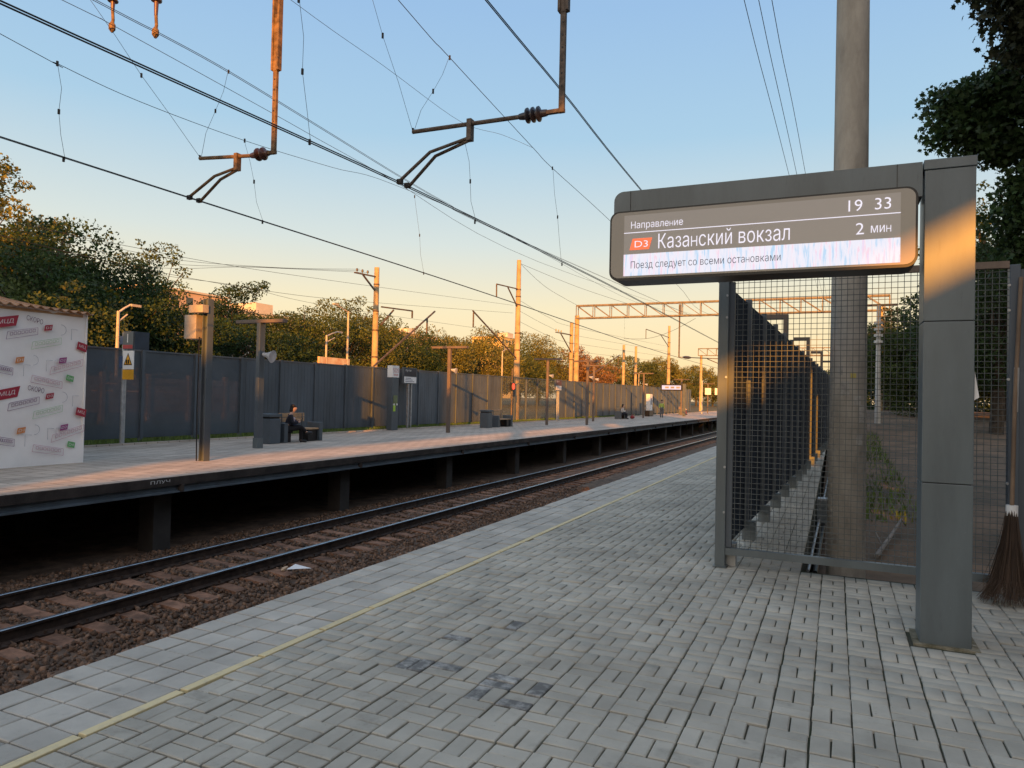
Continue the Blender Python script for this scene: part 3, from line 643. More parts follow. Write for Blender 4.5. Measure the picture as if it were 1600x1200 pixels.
for k in range(4):
    wire(('topmost','second','third','lowest')[k]+' of four thin lines between tall pole and portal leg', [(-20.6,46.4,8.6-.75*k),(-20.7,53,8.0-.72*k),(-20.8,60,7.9-.7*k),(-20.7,97,9-.7*k)], .010)
wire('sagging cable looping below the lattice portal beam', [(-16.6,60,6.9),(-14.5,60,6.9),(-12.5,60,7.5),(-10.6,60,8.5)], .014, [((-16.6,60,8.75),(-16.6,60,6.9))])
# crossarms and far brackets
def crossarm(label, parts, pins=()):
    t = thing('crossarm', parts[0][0], label, 'crossarm', 'pole crossarms')
    for a, b in parts: MB().bar(a, b, .07).build('arm', rustd, t)
    for p in pins: MB().lathe(p, (p[0], p[1], p[2]+.22), [(0,.02),(.35,.02),(.4,.06),(.9,.05),(1,.02)], 8).build('pin_insulator', insuld, t)
    return t
crossarm('steel crossarm with three pin insulators on the left sunlit pole', [((-22,29.3,7.72),(-22,31.1,7.80)), ((-22,30.0,7.72),(-22,31.1,7.05))], [(-22,29.5,7.75),(-22,29.95,7.77),(-22,30.4,7.79)])
crossarm('right-hand bracket with hanging insulator on the left sunlit pole', [((-21.8,31.4,6.25),(-21.6,34.1,6.35)), ((-21.6,34.1,6.35),(-21.6,34.1,5.95)), ((-21.8,31.4,5.3),(-21.7,32.4,6.2))])
crossarm('left-hand bracket on the tallest sunlit pole', [((-20.6,42.8,9.15),(-20.6,46.3,9.33)), ((-20.6,42.8,9.15),(-20.6,42.83,8.3)), ((-20.6,44.6,9.2),(-20.6,46.2,8.1))])
crossarm('small bracket with pins on the pole beside the portal leg', [((-20.7,54.2,7.0),(-20.7,58.2,7.1)), ((-20.7,55.4,7.0),(-20.7,58.1,5.6))], [(-20.7,54.3,7.05),(-20.7,54.9,7.05),(-20.7,55.5,7.05)])
crossarm('left-hand bracket on the half-lit distant pole', [((-20.6,84,10.1),(-20.6,96.9,10.2)), ((-20.6,84,10.1),(-20.6,84,9.0)), ((-20.6,92,10.1),(-20.6,96.9,8.9))])
crossarm('slanting brown steel strut rising right beside the call point', [((-20.2,28.6,3.0),(-20.2,34.2,6.3)), ((-20.2,33.4,5.8),(-20.2,33.4,5.0))])
crossarm('slanting steel strut falling right towards the tallest pole', [((-20.3,38.9,6.9),(-20.4,45.8,4.4)), ((-20.3,39.0,6.8),(-20.3,39.0,5.9))])
crossarm('slanting steel strut rising right of the portal leg', [((-20.5,62,3.6),(-20.5,72.5,6.3)), ((-20.5,72,6.1),(-20.5,72,5.2))])
hb = thing('far_hanging_bracket', (-12, 60, 5.2), 'thin dark hanging bracket below the nearer lattice portal beam', 'catenary bracket')
MB().bar((-11.9,60,8.75),(-11.9,60,5.3), .10).build('hanger_post', rustd, hb); MB().bar((-11.9,60,9.7),(-11.9,60,8.75), .14).build('hanger_head', rustd, hb)
MB().bar((-11.9,60,5.3),(-8.6,60,5.15), .07).build('arm_tube', rustd, hb); MB().lathe((-11.6,60,5.3),(-10.9,60,5.25), [(0,.05),(.3,.12),(.7,.12),(1,.05)], 8).build('insulator', insuld, hb)
MB().tube([(-9.6,60,5.15),(-8.3,60,4.6),(-7.2,60,4.0)], .04, 6).build('steady_arm', rustd, hb)

# ------------------------------------------------------------------ furniture of the far platform
def ad(o, name, m, *boxes, bevel=.006, **tg):
    q = MB()
    for b in boxes: q.box(*b)
    return q.build(name, m, o, bevel=bevel, **tg)
# number post
t = thing('platform_sign_post', (-19.11, 14.54, 0), 'galvanised post with platform number 1 plate and warning triangle', 'sign post')
MB().tube([(-19.11,14.54,0),(-19.11,14.54,3.3)], .07, 12).build('post', galv, t, smooth=True)
n1 = ad(t, 'number_plate', dark, (-19.02,-18.58,14.40,14.47,2.80,3.32)); text('1', white, n1, (-18.83,14.397,3.0), (1,0,0), (0,0,1), height=.25)
ad(n1, 'red_stripe', mat('sign_red', (.45,.05,.06), .5), (-19.0,-18.6,14.393,14.399,2.82,2.93), bevel=0)
ad(n1, 'side_plate', mat('sign_blue', (.03,.045,.07), .4), (-18.57,-18.54,14.42,14.9,2.80,3.32), bevel=0)
wp = ad(t, 'warning_plate', white, (-19.02,-18.58,14.42,14.45,2.22,2.76), bevel=0)
MB().poly([(-18.98,14.417,2.34),(-18.62,14.417,2.34),(-18.80,14.417,2.70)]).build('triangle_border', black, wp)
MB().poly([(-18.94,14.414,2.365),(-18.66,14.414,2.365),(-18.80,14.414,2.645)]).build('triangle_fill', mat('sign_orange', (.75,.38,.03), .5), wp)
for x in (-18.84,-18.76): MB().tube([(x,14.412,2.38),(x,14.412,2.50)], .022, 6).build('figure', black, wp)
ad(t, 'caption_plate', MATS['sign_orange'], (-19.02,-18.58,14.42,14.45,1.92,2.21), bevel=0)
ad(t, 'clamp', mat('clamp_blue', (.05,.08,.16), .5), (-19.2,-19.02,14.44,14.62,2.25,2.6)); ad(t, 'clamp', MATS['clamp_blue'], (-19.2,-19.02,14.44,14.62,2.95,3.2))
# first pole with box
t = thing('steel_pole', (-13.48, 12.4, 0), 'tall square steel pole with sunlit equipment box near its top', 'pole')
MB().extr([(-.085,-.085),(.085,-.085),(.085,-.065),(.015,-.06),(.015,.06),(.085,.065),(.085,.085),(-.085,.085),(-.085,.065),(-.015,.06),(-.015,-.06),(-.085,-.065)], (-13.48,12.4,0), (0,1,0), (1,0,0), (0,0,3.8)).build('post', dark, t)
ad(t, 'equipment_box', greym if False else mat('box_beige', (.38,.33,.26), .6), (-14.02,-13.64,12.2,12.5,2.86,3.42)); ad(t, 'lamp_head', mat('box_beige', (.4,.4,.4)), (-13.8,-13.36,12.12,12.3,3.46,3.64))
MB().tube([(-13.6,12.27,2.9),(-13.62,12.28,1.2),(-13.6,12.29,.0)], .015, 6).build('conduit', black, t)
def tpost(x, y, h, wx, label, horn=False, arm=.9):
    t = thing('lamp_mast', (x, y, 0), label, 'lamp mast', 'flat topped lamp masts on the platforms')
    B(x-.07, x+.07, y-wx*.35, y+wx*.35, .0, h).build('mast', dark if horn else rustd_p, t, bevel=.01)
    B(x-arm, x+arm, y-.10, y+.10, h+.002, h+.10).build('lamp_bar', rustd_p, t, bevel=.01)
    if horn:
        B(x-.085, x+.085, y-wx*.35-.015, y+wx*.35+.015, 0, .30).build('foot_cover', greym, t)
        MB().lathe((x+.1, y, 2.75), (x+.42, y+.05, 2.68), [(0,.05),(.4,.07),(.75,.13),(1,.19)], 14).build('loudspeaker', mat('horn_grey', (.45,.46,.48), .5), t, smooth=True)
    else:
        MB().lathe((x+.1, y, h-.95), (x+.35, y, h-1.0), [(0,.04),(.6,.08),(1,.13)], 10).build('loudspeaker', MATS.get('horn_grey'), t)
    return t
rustd_p = mat('brown_mast_paint', (.13,.10,.085), .5, var=.1)
tpost(-15.38, 16.1, 3.66, .30, 'dark flat topped lamp mast left of the seated woman with loudspeaker', True)
tpost(-15.83, 28.2, 3.78, .22, 'brown flat topped lamp mast right of the call point')
tpost(-16.15, 41.1, 4.0, .22, 'thin dark lamp mast right of the second bench')
tpost(-14.36, 43.5, 4.0, .24, 'thicker brown lamp mast nearest the platform edge')
tpost(-16.45, 51.3, 4.1, .2, 'slim lamp mast just right of the edge mast')
tpost(-16.3, 66, 4.1, .22, 'slim lamp mast between the seated far passenger and white pylon')
tpost(-16.3, 84, 4.1, .22, 'far lamp mast beside the far lit display')
tpost(-16.3, 103, 4.1, .22, 'farthest lamp mast near the end of the far platform')
for y, lab in ((15, 'first lamp mast rising above the near fence behind the mesh'), (21.5, 'second lamp mast above the near fence behind the mesh'), (29.0, 'third lamp mast above the near fence behind the mesh'), (38.0, 'fourth lamp mast above the near fence behind the mesh')):
    x = fence_x(y)-.06; t = thing('lamp_mast', (x, y, 0), lab, 'lamp mast', 'lamp masts along the near fence')
    B(x-.09, x+.0, y-.1, y+.1, 0, 3.30+.055*(y-15)*.3).build('mast', rustd_p, t); h = 3.30+.055*(y-15)*.3
    B(x-.42, x+.0, y-.09, y+.09, h+.002, h+.09).build('lamp_bar', rustd_p, t)
# benches
def bench(name_loc, label):
    x, y = name_loc; t = thing('bench', (x, y, 0), label, 'bench', 'platform benches')
    for y0 in (y-.95, y+.78): ad(t, 'side_panel', dark, (x-.28,x+.28,y0,y0+.17,0,.64), bevel=.012)
    for k in range(4): ad(t, 'seat_slat', wood, (x-.24+k*.125,x-.13+k*.125,y-.775,y+.775,.40,.45))
    for k in range(2): ad(t, 'back_slat', wood, (x-.30+.0,x-.26,y-.62,y+.62,.66+k*.155,.80+k*.155))
    for y0 in (y-.5, y+.5): MB().bar((x-.25,y0,.42),(x-.28,y0,.95), .05, .03).build('back_support', dark, t)
    ad(t, 'base_box', black, (x-.2,x+.2,y+.3,y+.76,0,.395)); ad(t, 'base_box', black, (x-.2,x+.2,y-.76,y-.55,0,.395))
    return t
def bin_(x, y, label):
    t = thing('litter_bin', (x, y, 0), label, 'litter bin', 'litter bins')
    ad(t, 'bin_body', dark, (x-.25,x+.25,y-.25,y+.25,0,.80), bevel=.015); ad(t, 'bin_lid', dark, (x-.26,x+.26,y-.26,y+.26,.86,.95)); ad(t, 'bin_post', black, (x-.22,x+.22,y-.22,y+.22,.80,.86))
    return t
bench((-16.55, 19.15), 'wooden slatted bench with dark side panels under the seated woman'); bin_(-16.5, 17.75, 'dark blue litter bin beside the seated woman')
t = bench((-16.9, 36.1), 'sunlit empty bench in the middle of the far platform'); bin_(-16.9, 34.2, 'litter bin at the left end of the empty sunlit bench')
bench((-16.9, 60.5), 'far bench in shade under the seated far passenger')
# call point
t = thing('call_point', (-18.8, 28.1, 0), 'dark column with white SOS plate and green call panel', 'call point')
ad(t, 'column', dark, (-18.93,-18.65,27.9,28.42,0,2.42), bevel=.015); hd = ad(t, 'sos_plate', white, (-18.93,-18.645,27.88,28.44,2.45,3.0), bevel=.01)
text('SOS', mat('sos_red', (.55,.04,.03), .5), hd, (-18.64, 27.94, 2.68), (0,1,0), (0,0,1), width=.44, height=.2)
text('вызов', MATS['sos_red'], hd, (-18.64, 27.99, 2.53), (0,1,0), (0,0,1), width=.34, height=.09)
ad(t, 'intercom', mat('panel_olive', (.16,.20,.10), .5), (-18.65,-18.63,28.0,28.32,1.18,1.62), bevel=0)
ad(t, 'call_button_panel', mat('panel_green', (.42,.65,.08), .5), (-18.65,-18.625,28.0,28.16,.88,1.16), bevel=0)
for y in (28.04, 28.28): MB().tube([(-18.65,y,1.2),(-18.62,y,1.2)], .05, 8).build('button', white, t)
def sched(x, y, label, red=False):
    t = thing('timetable_sign', (x, y, 0), label, 'timetable sign', 'timetable signs')
    for dy in (.35, .62): MB().bar((x, y+dy, 0), (x, y+dy, 2.3), .09).build('leg', galv, t)
    p = ad(t, 'sign_panel', dark, (x-.06,x+.06,y-.15,y+1.05,2.2,3.0)); ad(p, 'header', mat('sign_navy', (.02,.025,.045), .4) if not red else mat('sign_maroon', (.10,.03,.04), .4), (x+.06,x+.064,y-.1,y+1.0,2.58,2.97), bevel=0)
    ad(p, 'listing', white, (x+.06,x+.064,y-.1,y+1.0,2.25,2.55), bevel=0)
    text('пути', white, p, (x+.066,y,2.78), (0,1,0), (0,0,1), width=.5, height=.12)
    for k in range(3): ad(p, 'print_row', mat('print_grey', (.25,.25,.3), .6), (x+.064,x+.066,y,y+.8-.15*k,2.3+k*.08,2.335+k*.08), bevel=0)
    return t
sched(-19.3, 29.9, 'timetable sign on two legs right beside the call point'); sched(-18.3, 48.2, 'maroon timetable sign on pale legs behind the edge mast', True)
# red signal
t = thing('signal_lamp', (-19.0, 42.1, 0), 'red lit signal lamp on a slim post by the clear fence panels', 'signal')
MB().tube([(-19,42.1,0),(-19,42.1,3.5)], .05, 8).build('post', rustd, t); ad(t, 'signal_box', black, (-19.05,-18.9,41.85,42.4,2.1,2.6)); MB().tube([(-18.9,42.1,2.35),(-18.88,42.1,2.35)], .2, 14).build('red_lens', emis('signal_red', (1,.05,.02), 1.2), t)
# white pylon and far display
t = thing('info_pylon', (-17.6, 73.5, 0), 'white information pylon with black foot far along the platform', 'pylon')
ad(t, 'foot', black, (-17.85,-17.35,72.9,74.6,0,.6)); ad(t, 'panel', white, (-17.8,-17.4,73.2,74.3,.6,2.3)); ad(t, 'print_row', MATS['print_grey'], (-17.4,-17.39,73.5,74.0,1.2,1.9), bevel=0)
t = thing('far_display', (-15.8, 78, 0), 'small lit pink and white departure display far along the platform', 'departure board')
ad(t, 'column', dark, (-15.0,-14.7,78,78.3,0,3.5)); ad(t, 'case', black, (-17.4,-15.0,78,78.25,2.75,3.45)); ad(t, 'display', emis('far_led', (1,.75,.8), .45), (-17.25,-15.2,77.98,77.995,2.88,3.32), bevel=0)
for x in (-16.9,-16.3,-15.7): ad(t, 'display_text', MATS['print_grey'], (x,x+.4,77.96,77.975,3.0,3.2), bevel=0)
t = thing('notice_post', (-16.6, 100, 0), 'distant white post with two small notices at the platform end', 'sign post')
MB().bar((-16.6,100,0),(-16.6,100,4.5), .14).build('post', galv, t); ad(t, 'notice', white, (-16.2,-15.4,99.9,99.95,2.6,3.5)); ad(t, 'notice', white, (-14.9,-14.1,99.9,99.95,2.6,3.5))

# ------------------------------------------------------------------ banner booth
t = thing('banner_booth', (-16.6, 8, 0), 'kiosk wrapped in a white printed banner under an orange corrugated roof', 'kiosk')
BX = -15.15
B(-19, BX-.14, 1.5, 10.5, 0, 3.2).build('wall', plasterw, t)
nyg, nzg = 60, 36; V = []; 
for j in range(nzg+1):
    for i in range(nyg+1):
        y = 1.4+9.2*i/nyg; z = .0+3.3*j/nzg - (.05*(1-i/nyg) if j == nzg else 0)
        wv_ = .012*math.sin(y*1.3+z*2.1)+.01*math.sin(y*.7-z*3.1)+.008*math.sin((y-z)*5)+.02*max(0, (y-9.9))*math.sin(z*4+y*6)
        V.append((BX-.035+wv_, y, z))
F = [(j*(nyg+1)+i, j*(nyg+1)+i+1, (j+1)*(nyg+1)+i+1, (j+1)*(nyg+1)+i) for j in range(nzg) for i in range(nyg)]
bn = np_mesh('banner', V, F, bannerm, t, smooth=True)
B(-19, BX-.0, 10.57, 10.6, 0.0, 3.28).build('banner_side', bannerm, t)
TX = BX+.003
pr_red = mat('print_red', (.35,.025,.05), .5, var=.03); pr_or = mat('print_orange', (.62,.24,.08), .5, var=.03); pr_pu = mat('print_purple', (.30,.06,.22), .5, var=.03); pr_gr = mat('print_green', (.14,.42,.16), .5, var=.03)
pk = mat('print_pale_pink', (.55,.36,.42), .5, var=.05); pgn = mat('print_pale_green', (.42,.56,.40), .5, var=.05); pv = mat('print_line_violet', (.30,.20,.30), .5, var=.05); pgy = mat('print_pale_grey', (.46,.47,.52), .5, var=.03)
yv, zv = (0,1,0), (0,0,1)
def badge(s, y, z, w_, h_, m, tilt):
    q = MB(); k = tilt
    q.poly([(TX, y-w_/2, z-h_/2-k), (TX, y+w_/2-.1*w_, z-h_/2+k), (TX, y+w_/2, z+h_/2+k), (TX, y-w_/2+.1*w_, z+h_/2-k)]); b_ = q.build('badge', m, t)
    a = Vector((0, 1, 2*k/w_)).normalized(); text(s, white, b_, (TX+.003, y-w_/2*.62, z-h_*.22-k*.6), a, (0,.12,1), width=w_*.62, height=h_*.45, name='badge_letters')
def train(y, z, L, sl, m):
    q = MB(); H = .075; n_ = 7
    def P(u, v): return (TX, y+u*L-L/2, z+sl*(u-.5)*L+v)
    def ln(a, b, wd=.008): q.bar(a, b, .004, wd, (1,0,0)) if False else q.tube([a, b], wd*.6, 4)
    ln(P(0,-H), P(1,-H)); ln(P(.04,H), P(1,H*.9)); ln(P(0,-H), P(.04,H)); ln(P(1,-H), P(1,H*.9))
    for k in range(n_): u = .12+.12*k; ln(P(u,-.01), P(u,.045)); ln(P(u,.045), P(u+.08,.045)); ln(P(u+.08,.045), P(u+.08,-.01)); ln(P(u+.08,-.01), P(u,-.01))
    q.build('train_drawing', m, t)
for r in range(-1, 2):
    dz = -1.44*(r+0); dy = .075*(r+1)-.0
    for c in range(-2, 1):
        oy = c*3.0; z0 = lambda z: z+dz
        def ok(z): return .08 < z+dz < 3.12
        if ok(2.94): badge('МЦД', 8.80+dy+oy, z0(2.94), .50, .22, pr_red, .05)
        if ok(2.55): badge('МЦ', 10.465+dy*.3+oy, z0(2.55), .25, .17, pr_red, -.03)
        if ok(3.02): text('СКОРО', mat('print_plum', (.11,.03,.09), .5), t, (TX, 9.20+dy+oy, z0(3.02)), (0,.98,-.2), (0,.1,1), width=.34, height=.105)
        if ok(2.90): badge('D3', 9.66+dy+oy, z0(2.90), .18, .12, pr_red, .014)
        if ok(2.19): badge('D1', 9.10+dy+oy, z0(2.19), .18, .12, pr_or, .014)
        if ok(2.23): badge('D2', 9.99+dy+oy, z0(2.23), .18, .12, pr_pu, .014)
        if ok(1.85): badge('D4', 10.16+dy+oy, z0(1.85), .18, .12, pr_gr, -.02)
        if ok(2.74): train(9.13+dy+oy, z0(2.74), .62, .24, pv)
        if ok(2.57): train(9.63+dy+oy, z0(2.57), .62, .24, pgn)
        if ok(2.10): train(10.08+dy+oy, z0(2.10), .72, .30, pk)
        if ok(1.76): train(9.66+dy+oy, z0(1.76), .66, -.18, pk)
        if ok(1.98): train(8.80+dy+oy, z0(1.98), .34, -.18, pv)
        if ok(2.2):
            for (yy_, zz_, rr, mm) in ((9.37,2.20,.10,pgy),(9.93,2.88,.11,pgy)):
                if ok(zz_): MB().tube([(TX, yy_+dy+oy+rr*math.cos(R(a)), zz_+dz+rr*math.sin(R(a))) for a in range(-90, 100, 15)], .006, 4).build('ring_drawing', mm, t)
        for (yy_, zz_) in ((9.18,2.0),(10.16,2.82),(9.64,2.12),(9.82,2.12)):
            if ok(zz_) and ok(zz_-.12): MB().tube([(TX,yy_+dy+oy,zz_+dz-.14),(TX,yy_+dy+oy,zz_+dz+.1),(TX,yy_+dy+oy+.13,zz_+dz+.09)], .006, 4).build('mast_drawing', pgy, t)
# corrugated roof, sloping away and down to the corner
m = MB(); n_ = 46
def rz(y, u): return 3.32 + .0*u + (10.62-y)*.0 + u*.55*min(1, (10.65-y)/1.6)
pts_ = []
for i in range(n_*6+1):
    y = 1.3 + (10.65-1.3)*i/(n_*6); c_ = .028*math.sin(i/6*2*math.pi)
    pts_.append([(BX+.12, y, 3.29+c_), (BX-1.7, y, 3.29+c_+.85*min(1, (10.7-y)/3.2))])
for a, b in zip(pts_, pts_[1:]): m.poly([a[0], b[0], b[1], a[1]])
rf = m.build('roof', roofm, t); sol = rf.modifiers.new('s', 'SOLIDIFY'); sol.thickness = .012
B(BX-.5, BX-.02, 1.4, 10.5, 3.2, 3.25).build('eaves_board', wood, t)

# ------------------------------------------------------------------ small near things
t = thing('besom_broom', (1.38, 7.3, .0), 'twig broom with long wooden handle leaning at the right edge', 'broom')
MB().tube([(1.375,7.30,.80),(1.40,7.36,1.7),(1.445,7.40,2.78)], .017, 10).build('handle', mat('handle_wood', (.22,.15,.10), .7), t, smooth=True)
MB().tube([(1.405,7.37,1.62),(1.415,7.375,2.0)], .021, 10).build('tape_wrap', mat('tape_grey', (.35,.34,.33), .6), t)
MB().tube([(1.375,7.30,.74),(1.376,7.302,.83)], .045, 12).build('binding', white, t)
m = MB()
for k in range(420):
    a = rng.random()*6.28; r = .035*math.sqrt(rng.random()); e_ = .03+.11*math.sqrt(rng.random()); x, y = 1.375+r*math.cos(a), 7.3+r*math.sin(a)
    zb = max(.006, .01+.16*rng.random()**2); w1, w2 = rng.normal(size=2)*.018
    m.tube([(x, y, .82), (x+e_*.3*math.cos(a)+w1*.4-.01, y+e_*.3*math.sin(a)-.02, .5), (x+e_*.7*math.cos(a)+w1-.03, y+e_*.6*math.sin(a)-.04+w2, .22), (x+e_*math.cos(a)*1.15-.06-w1, y+e_*math.sin(a)*.8-.06+w2*2, zb)], .003, 3, .0014)
m.build('twigs', mat('twig', (.085,.058,.042), .9, island=.4), t)
t = thing('cable_pipe', (-.5, 11, -.32), 'thin pale pipe running along the foot of the near fence', 'pipe')
MB().tube([(-.27,9.3,-.34),(-.20,16,-.34),(-.02,36,-.30)], .018, 8).build('pipe', galv, t); MB().tube([(-.20,9.6,-.42),(-.13,16,-.42),(.05,36,-.38)], .03, 8).build('cable', black, t)
t = thing('junction_box', (-.15, 13.6, -.2), 'small grey junction box on the pipe beside the concrete pole', 'junction box')
ad(t, 'box', galv, (-.26,-.02,13.5,13.75,-.42,.02)); ad(t, 'lid', greym, (-.265,-.015,13.49,13.5,-.40,.0))
t = thing('fallen_branch', (1.0, 12.5, -.55), 'pale broken branch lying on the brown soil behind the mesh', 'branch')
MB().tube([(.58,11.9,gz(.6,11.9)+.04),(.85,13.3,gz(.85,13.3)+.10),(1.12,14.8,gz(1.1,14.8)+.16)], [.035,.03,.018], 7).build('stem', mat('dead_wood', (.26,.23,.20), .9), t)
MB().tube([(.7,12.6,gz(.7,12.6)+.07),(.62,13.0,gz(.62,13)+.2)], .012, 5).build('twig', MATS['dead_wood'], t)
t = thing('paper_litter', (-8.2, 9.5, -1.3), 'crumpled white paper lying beside the near rail of far track', 'litter')
MB().poly([(-8.3,9.42,-1.30),(-8.03,9.50,-1.27),(-8.02,9.72,-1.31),(-8.32,9.66,-1.26)]).build('sheet', white, t)
MB().lathe((-8.52,9.55,-1.37),(-8.45,9.62,-1.31), [(0,.02),(.3,.035),(.6,.03),(1,.015)], 6).build('scrap', mat('scrap_tan', (.5,.4,.3), .8), t)
MB().box(1.58,1.74,4.85,5.02,.002,.006).build('drain_cover', black, nplat)
# ------------------------------------------------------------------ trees
def leaf_cards(P, size, lobed=False):
    n = len(P); a = rng.normal(size=(n,3)); a /= np.linalg.norm(a,axis=1)[:,None]
    if lobed: a[:,2] = np.abs(a[:,2])*.6+.25; a /= np.linalg.norm(a,axis=1)[:,None]   # near leaves lie flat
    r = rng.normal(size=(n,3)); u = np.cross(a, r); u /= np.linalg.norm(u,axis=1)[:,None]; v = np.cross(a, u)
    s = size*(.6+.8*rng.random(n))[:,None]
    if lobed:
        sh = [(0,-.5),(.28,-.30),(.62,-.18),(.36,.06),(.42,.36),(.14,.26),(0,.68),(-.14,.26),(-.42,.36),(-.36,.06),(-.62,-.18),(-.28,-.30)]
        dr = [0,0,-.12,0,-.08,.04,-.12,.04,-.08,0,-.12,0]
    else:
        sh = [(0,-.6),(.42,0),(0,.7),(-.42,0)]; dr = [0,.05,-.05,.05]
    V = np.stack([P + u*(x*s) + v*(y*s) + a*(d*s) for (x,y),d in zip(sh,dr)], 1); k = len(sh)
    return V.reshape(-1,3), np.arange(n*k).reshape(-1,k)
def tree(label, x, y, h, rx, rz_, m, nb=40, nl=6000, leaf=.22, zc=None, seed=0, ry=None, z0=None, br=.34, lobed=False, name='broadleaf_tree', trunk=.28, centers=None, gap=.0):
    global rng
    rs_ = rng; rng = np.random.default_rng(seed+100); ry = ry or rx
    z0 = gz(x,y)-.1 if z0 is None else z0; zc = zc if zc is not None else z0+h-rz_
    t = thing(name, (x, y, z0), label, 'tree', 'trees around the station')
    C = []
    nl = int(nl*(1 if lobed else 3.0)); leaf = leaf*(1 if lobed else .56)
    while len(C) < nb:
        p = rng.uniform(-1,1,3); q = np.linalg.norm(p)
        if .25 < q < 1.0: C.append((x+p[0]*rx, y+p[1]*ry, zc+p[2]*rz_*(1 if p[2]>0 else .95)))
    ns_ = 0
    if centers is None:                          # stray twigs that break the outline
        ns_ = nb//2
        for _ in range(ns_):
            p = rng.normal(size=3); p /= np.linalg.norm(p); q = 1.0+.16*rng.random(); C.append((x+p[0]*rx*q, y+p[1]*ry*q, zc+max(p[2], -.6)*rz_*q))
    if centers is not None: C = list(C)+[(c_[0]+.30, c_[1], c_[2]) for c_ in centers]
    C = np.array(C); nb = len(C)
    R_ = br*min(rx, rz_)*(.55+.9*rng.random(nb))
    if ns_: R_[-ns_:] *= .42
    w_ = R_**2
    if centers is not None: k_ = len(centers); R_[-k_:] = .26+.2*rng.random(k_); w_ = R_**2; w_[-k_:] *= 3.2
    w_ = w_/w_.sum(); idx = rng.choice(nb, nl, p=w_)
    d = rng.normal(size=(nl,3)); d /= np.linalg.norm(d,axis=1)[:,None]; rr = (.25+1.0*rng.random(nl)**.8) if lobed else (.35+.7*rng.random(nl)**.6)
    P = C[idx] + d*(R_[idx]*rr)[:,None]*np.array([1.15,1.15,.75])
    V, F = leaf_cards(P, leaf, lobed); np_mesh('crown', V, F, m, t)
    q = MB(); top = Vector((x, y, zc+.3*rz_)); b0 = Vector((x, y, z0))
    q.tube([b0, b0+(top-b0)*.35+Vector((.1,.1,0)), b0+(top-b0)*.7, top], [trunk, trunk*.8, trunk*.5, trunk*.2], 9)
    for c in C[::2]:
        st_ = b0+(top-b0)*(.3+.55*rng.random()); c = Vector(c); mid = (st_+c)/2+Vector((0,0,.15*rz_))
        q.tube([st_, mid, c], [trunk*.28, trunk*.16, trunk*.05], 5)
    q.build('trunk', bark, t, smooth=True)
    rng = rs_; return t
# left bank, from the picture's left edge to the right
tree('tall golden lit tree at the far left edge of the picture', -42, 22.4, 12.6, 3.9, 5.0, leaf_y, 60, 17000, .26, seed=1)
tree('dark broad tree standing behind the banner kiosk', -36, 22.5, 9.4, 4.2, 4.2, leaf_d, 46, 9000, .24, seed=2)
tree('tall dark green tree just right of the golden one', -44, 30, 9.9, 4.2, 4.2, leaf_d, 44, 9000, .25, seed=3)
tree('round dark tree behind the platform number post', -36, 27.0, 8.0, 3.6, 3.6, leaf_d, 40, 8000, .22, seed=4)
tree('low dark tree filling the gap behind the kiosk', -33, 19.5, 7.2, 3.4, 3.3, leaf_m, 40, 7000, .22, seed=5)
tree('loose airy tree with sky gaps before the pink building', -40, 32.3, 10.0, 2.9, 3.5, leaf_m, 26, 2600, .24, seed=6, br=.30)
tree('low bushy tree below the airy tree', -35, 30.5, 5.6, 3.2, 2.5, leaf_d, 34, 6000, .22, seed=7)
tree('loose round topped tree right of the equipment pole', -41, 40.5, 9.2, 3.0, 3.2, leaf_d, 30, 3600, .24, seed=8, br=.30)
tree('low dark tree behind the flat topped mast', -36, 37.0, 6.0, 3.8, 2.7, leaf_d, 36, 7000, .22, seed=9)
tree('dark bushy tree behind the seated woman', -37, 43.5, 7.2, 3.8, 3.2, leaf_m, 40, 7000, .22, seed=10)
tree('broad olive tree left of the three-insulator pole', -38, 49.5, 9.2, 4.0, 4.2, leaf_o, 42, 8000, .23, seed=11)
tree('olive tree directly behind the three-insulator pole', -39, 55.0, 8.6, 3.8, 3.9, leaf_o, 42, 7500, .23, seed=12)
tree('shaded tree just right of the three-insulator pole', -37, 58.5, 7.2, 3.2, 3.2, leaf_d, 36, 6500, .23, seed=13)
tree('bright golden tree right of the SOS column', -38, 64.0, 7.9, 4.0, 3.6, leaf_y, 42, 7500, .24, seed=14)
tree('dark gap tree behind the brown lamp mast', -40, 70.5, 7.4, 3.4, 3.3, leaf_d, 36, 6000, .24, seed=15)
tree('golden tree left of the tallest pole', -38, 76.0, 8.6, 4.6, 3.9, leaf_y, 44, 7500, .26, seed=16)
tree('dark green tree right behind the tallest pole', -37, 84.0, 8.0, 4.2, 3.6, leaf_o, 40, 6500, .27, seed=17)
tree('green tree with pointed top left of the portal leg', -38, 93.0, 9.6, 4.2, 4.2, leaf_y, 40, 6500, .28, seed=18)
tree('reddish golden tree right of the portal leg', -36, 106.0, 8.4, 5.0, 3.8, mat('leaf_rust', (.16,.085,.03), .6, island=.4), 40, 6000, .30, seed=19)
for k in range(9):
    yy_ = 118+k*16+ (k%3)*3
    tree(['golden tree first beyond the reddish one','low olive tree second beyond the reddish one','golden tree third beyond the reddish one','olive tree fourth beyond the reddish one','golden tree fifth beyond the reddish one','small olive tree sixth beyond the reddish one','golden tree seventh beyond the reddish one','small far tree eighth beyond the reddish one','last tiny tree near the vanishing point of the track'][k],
         -37+k*1.2, yy_, 8.2+(k*37%5)*.5, 6.0, 3.9, [leaf_y, leaf_o][k%2], 34, 4200, .38, seed=30+k)
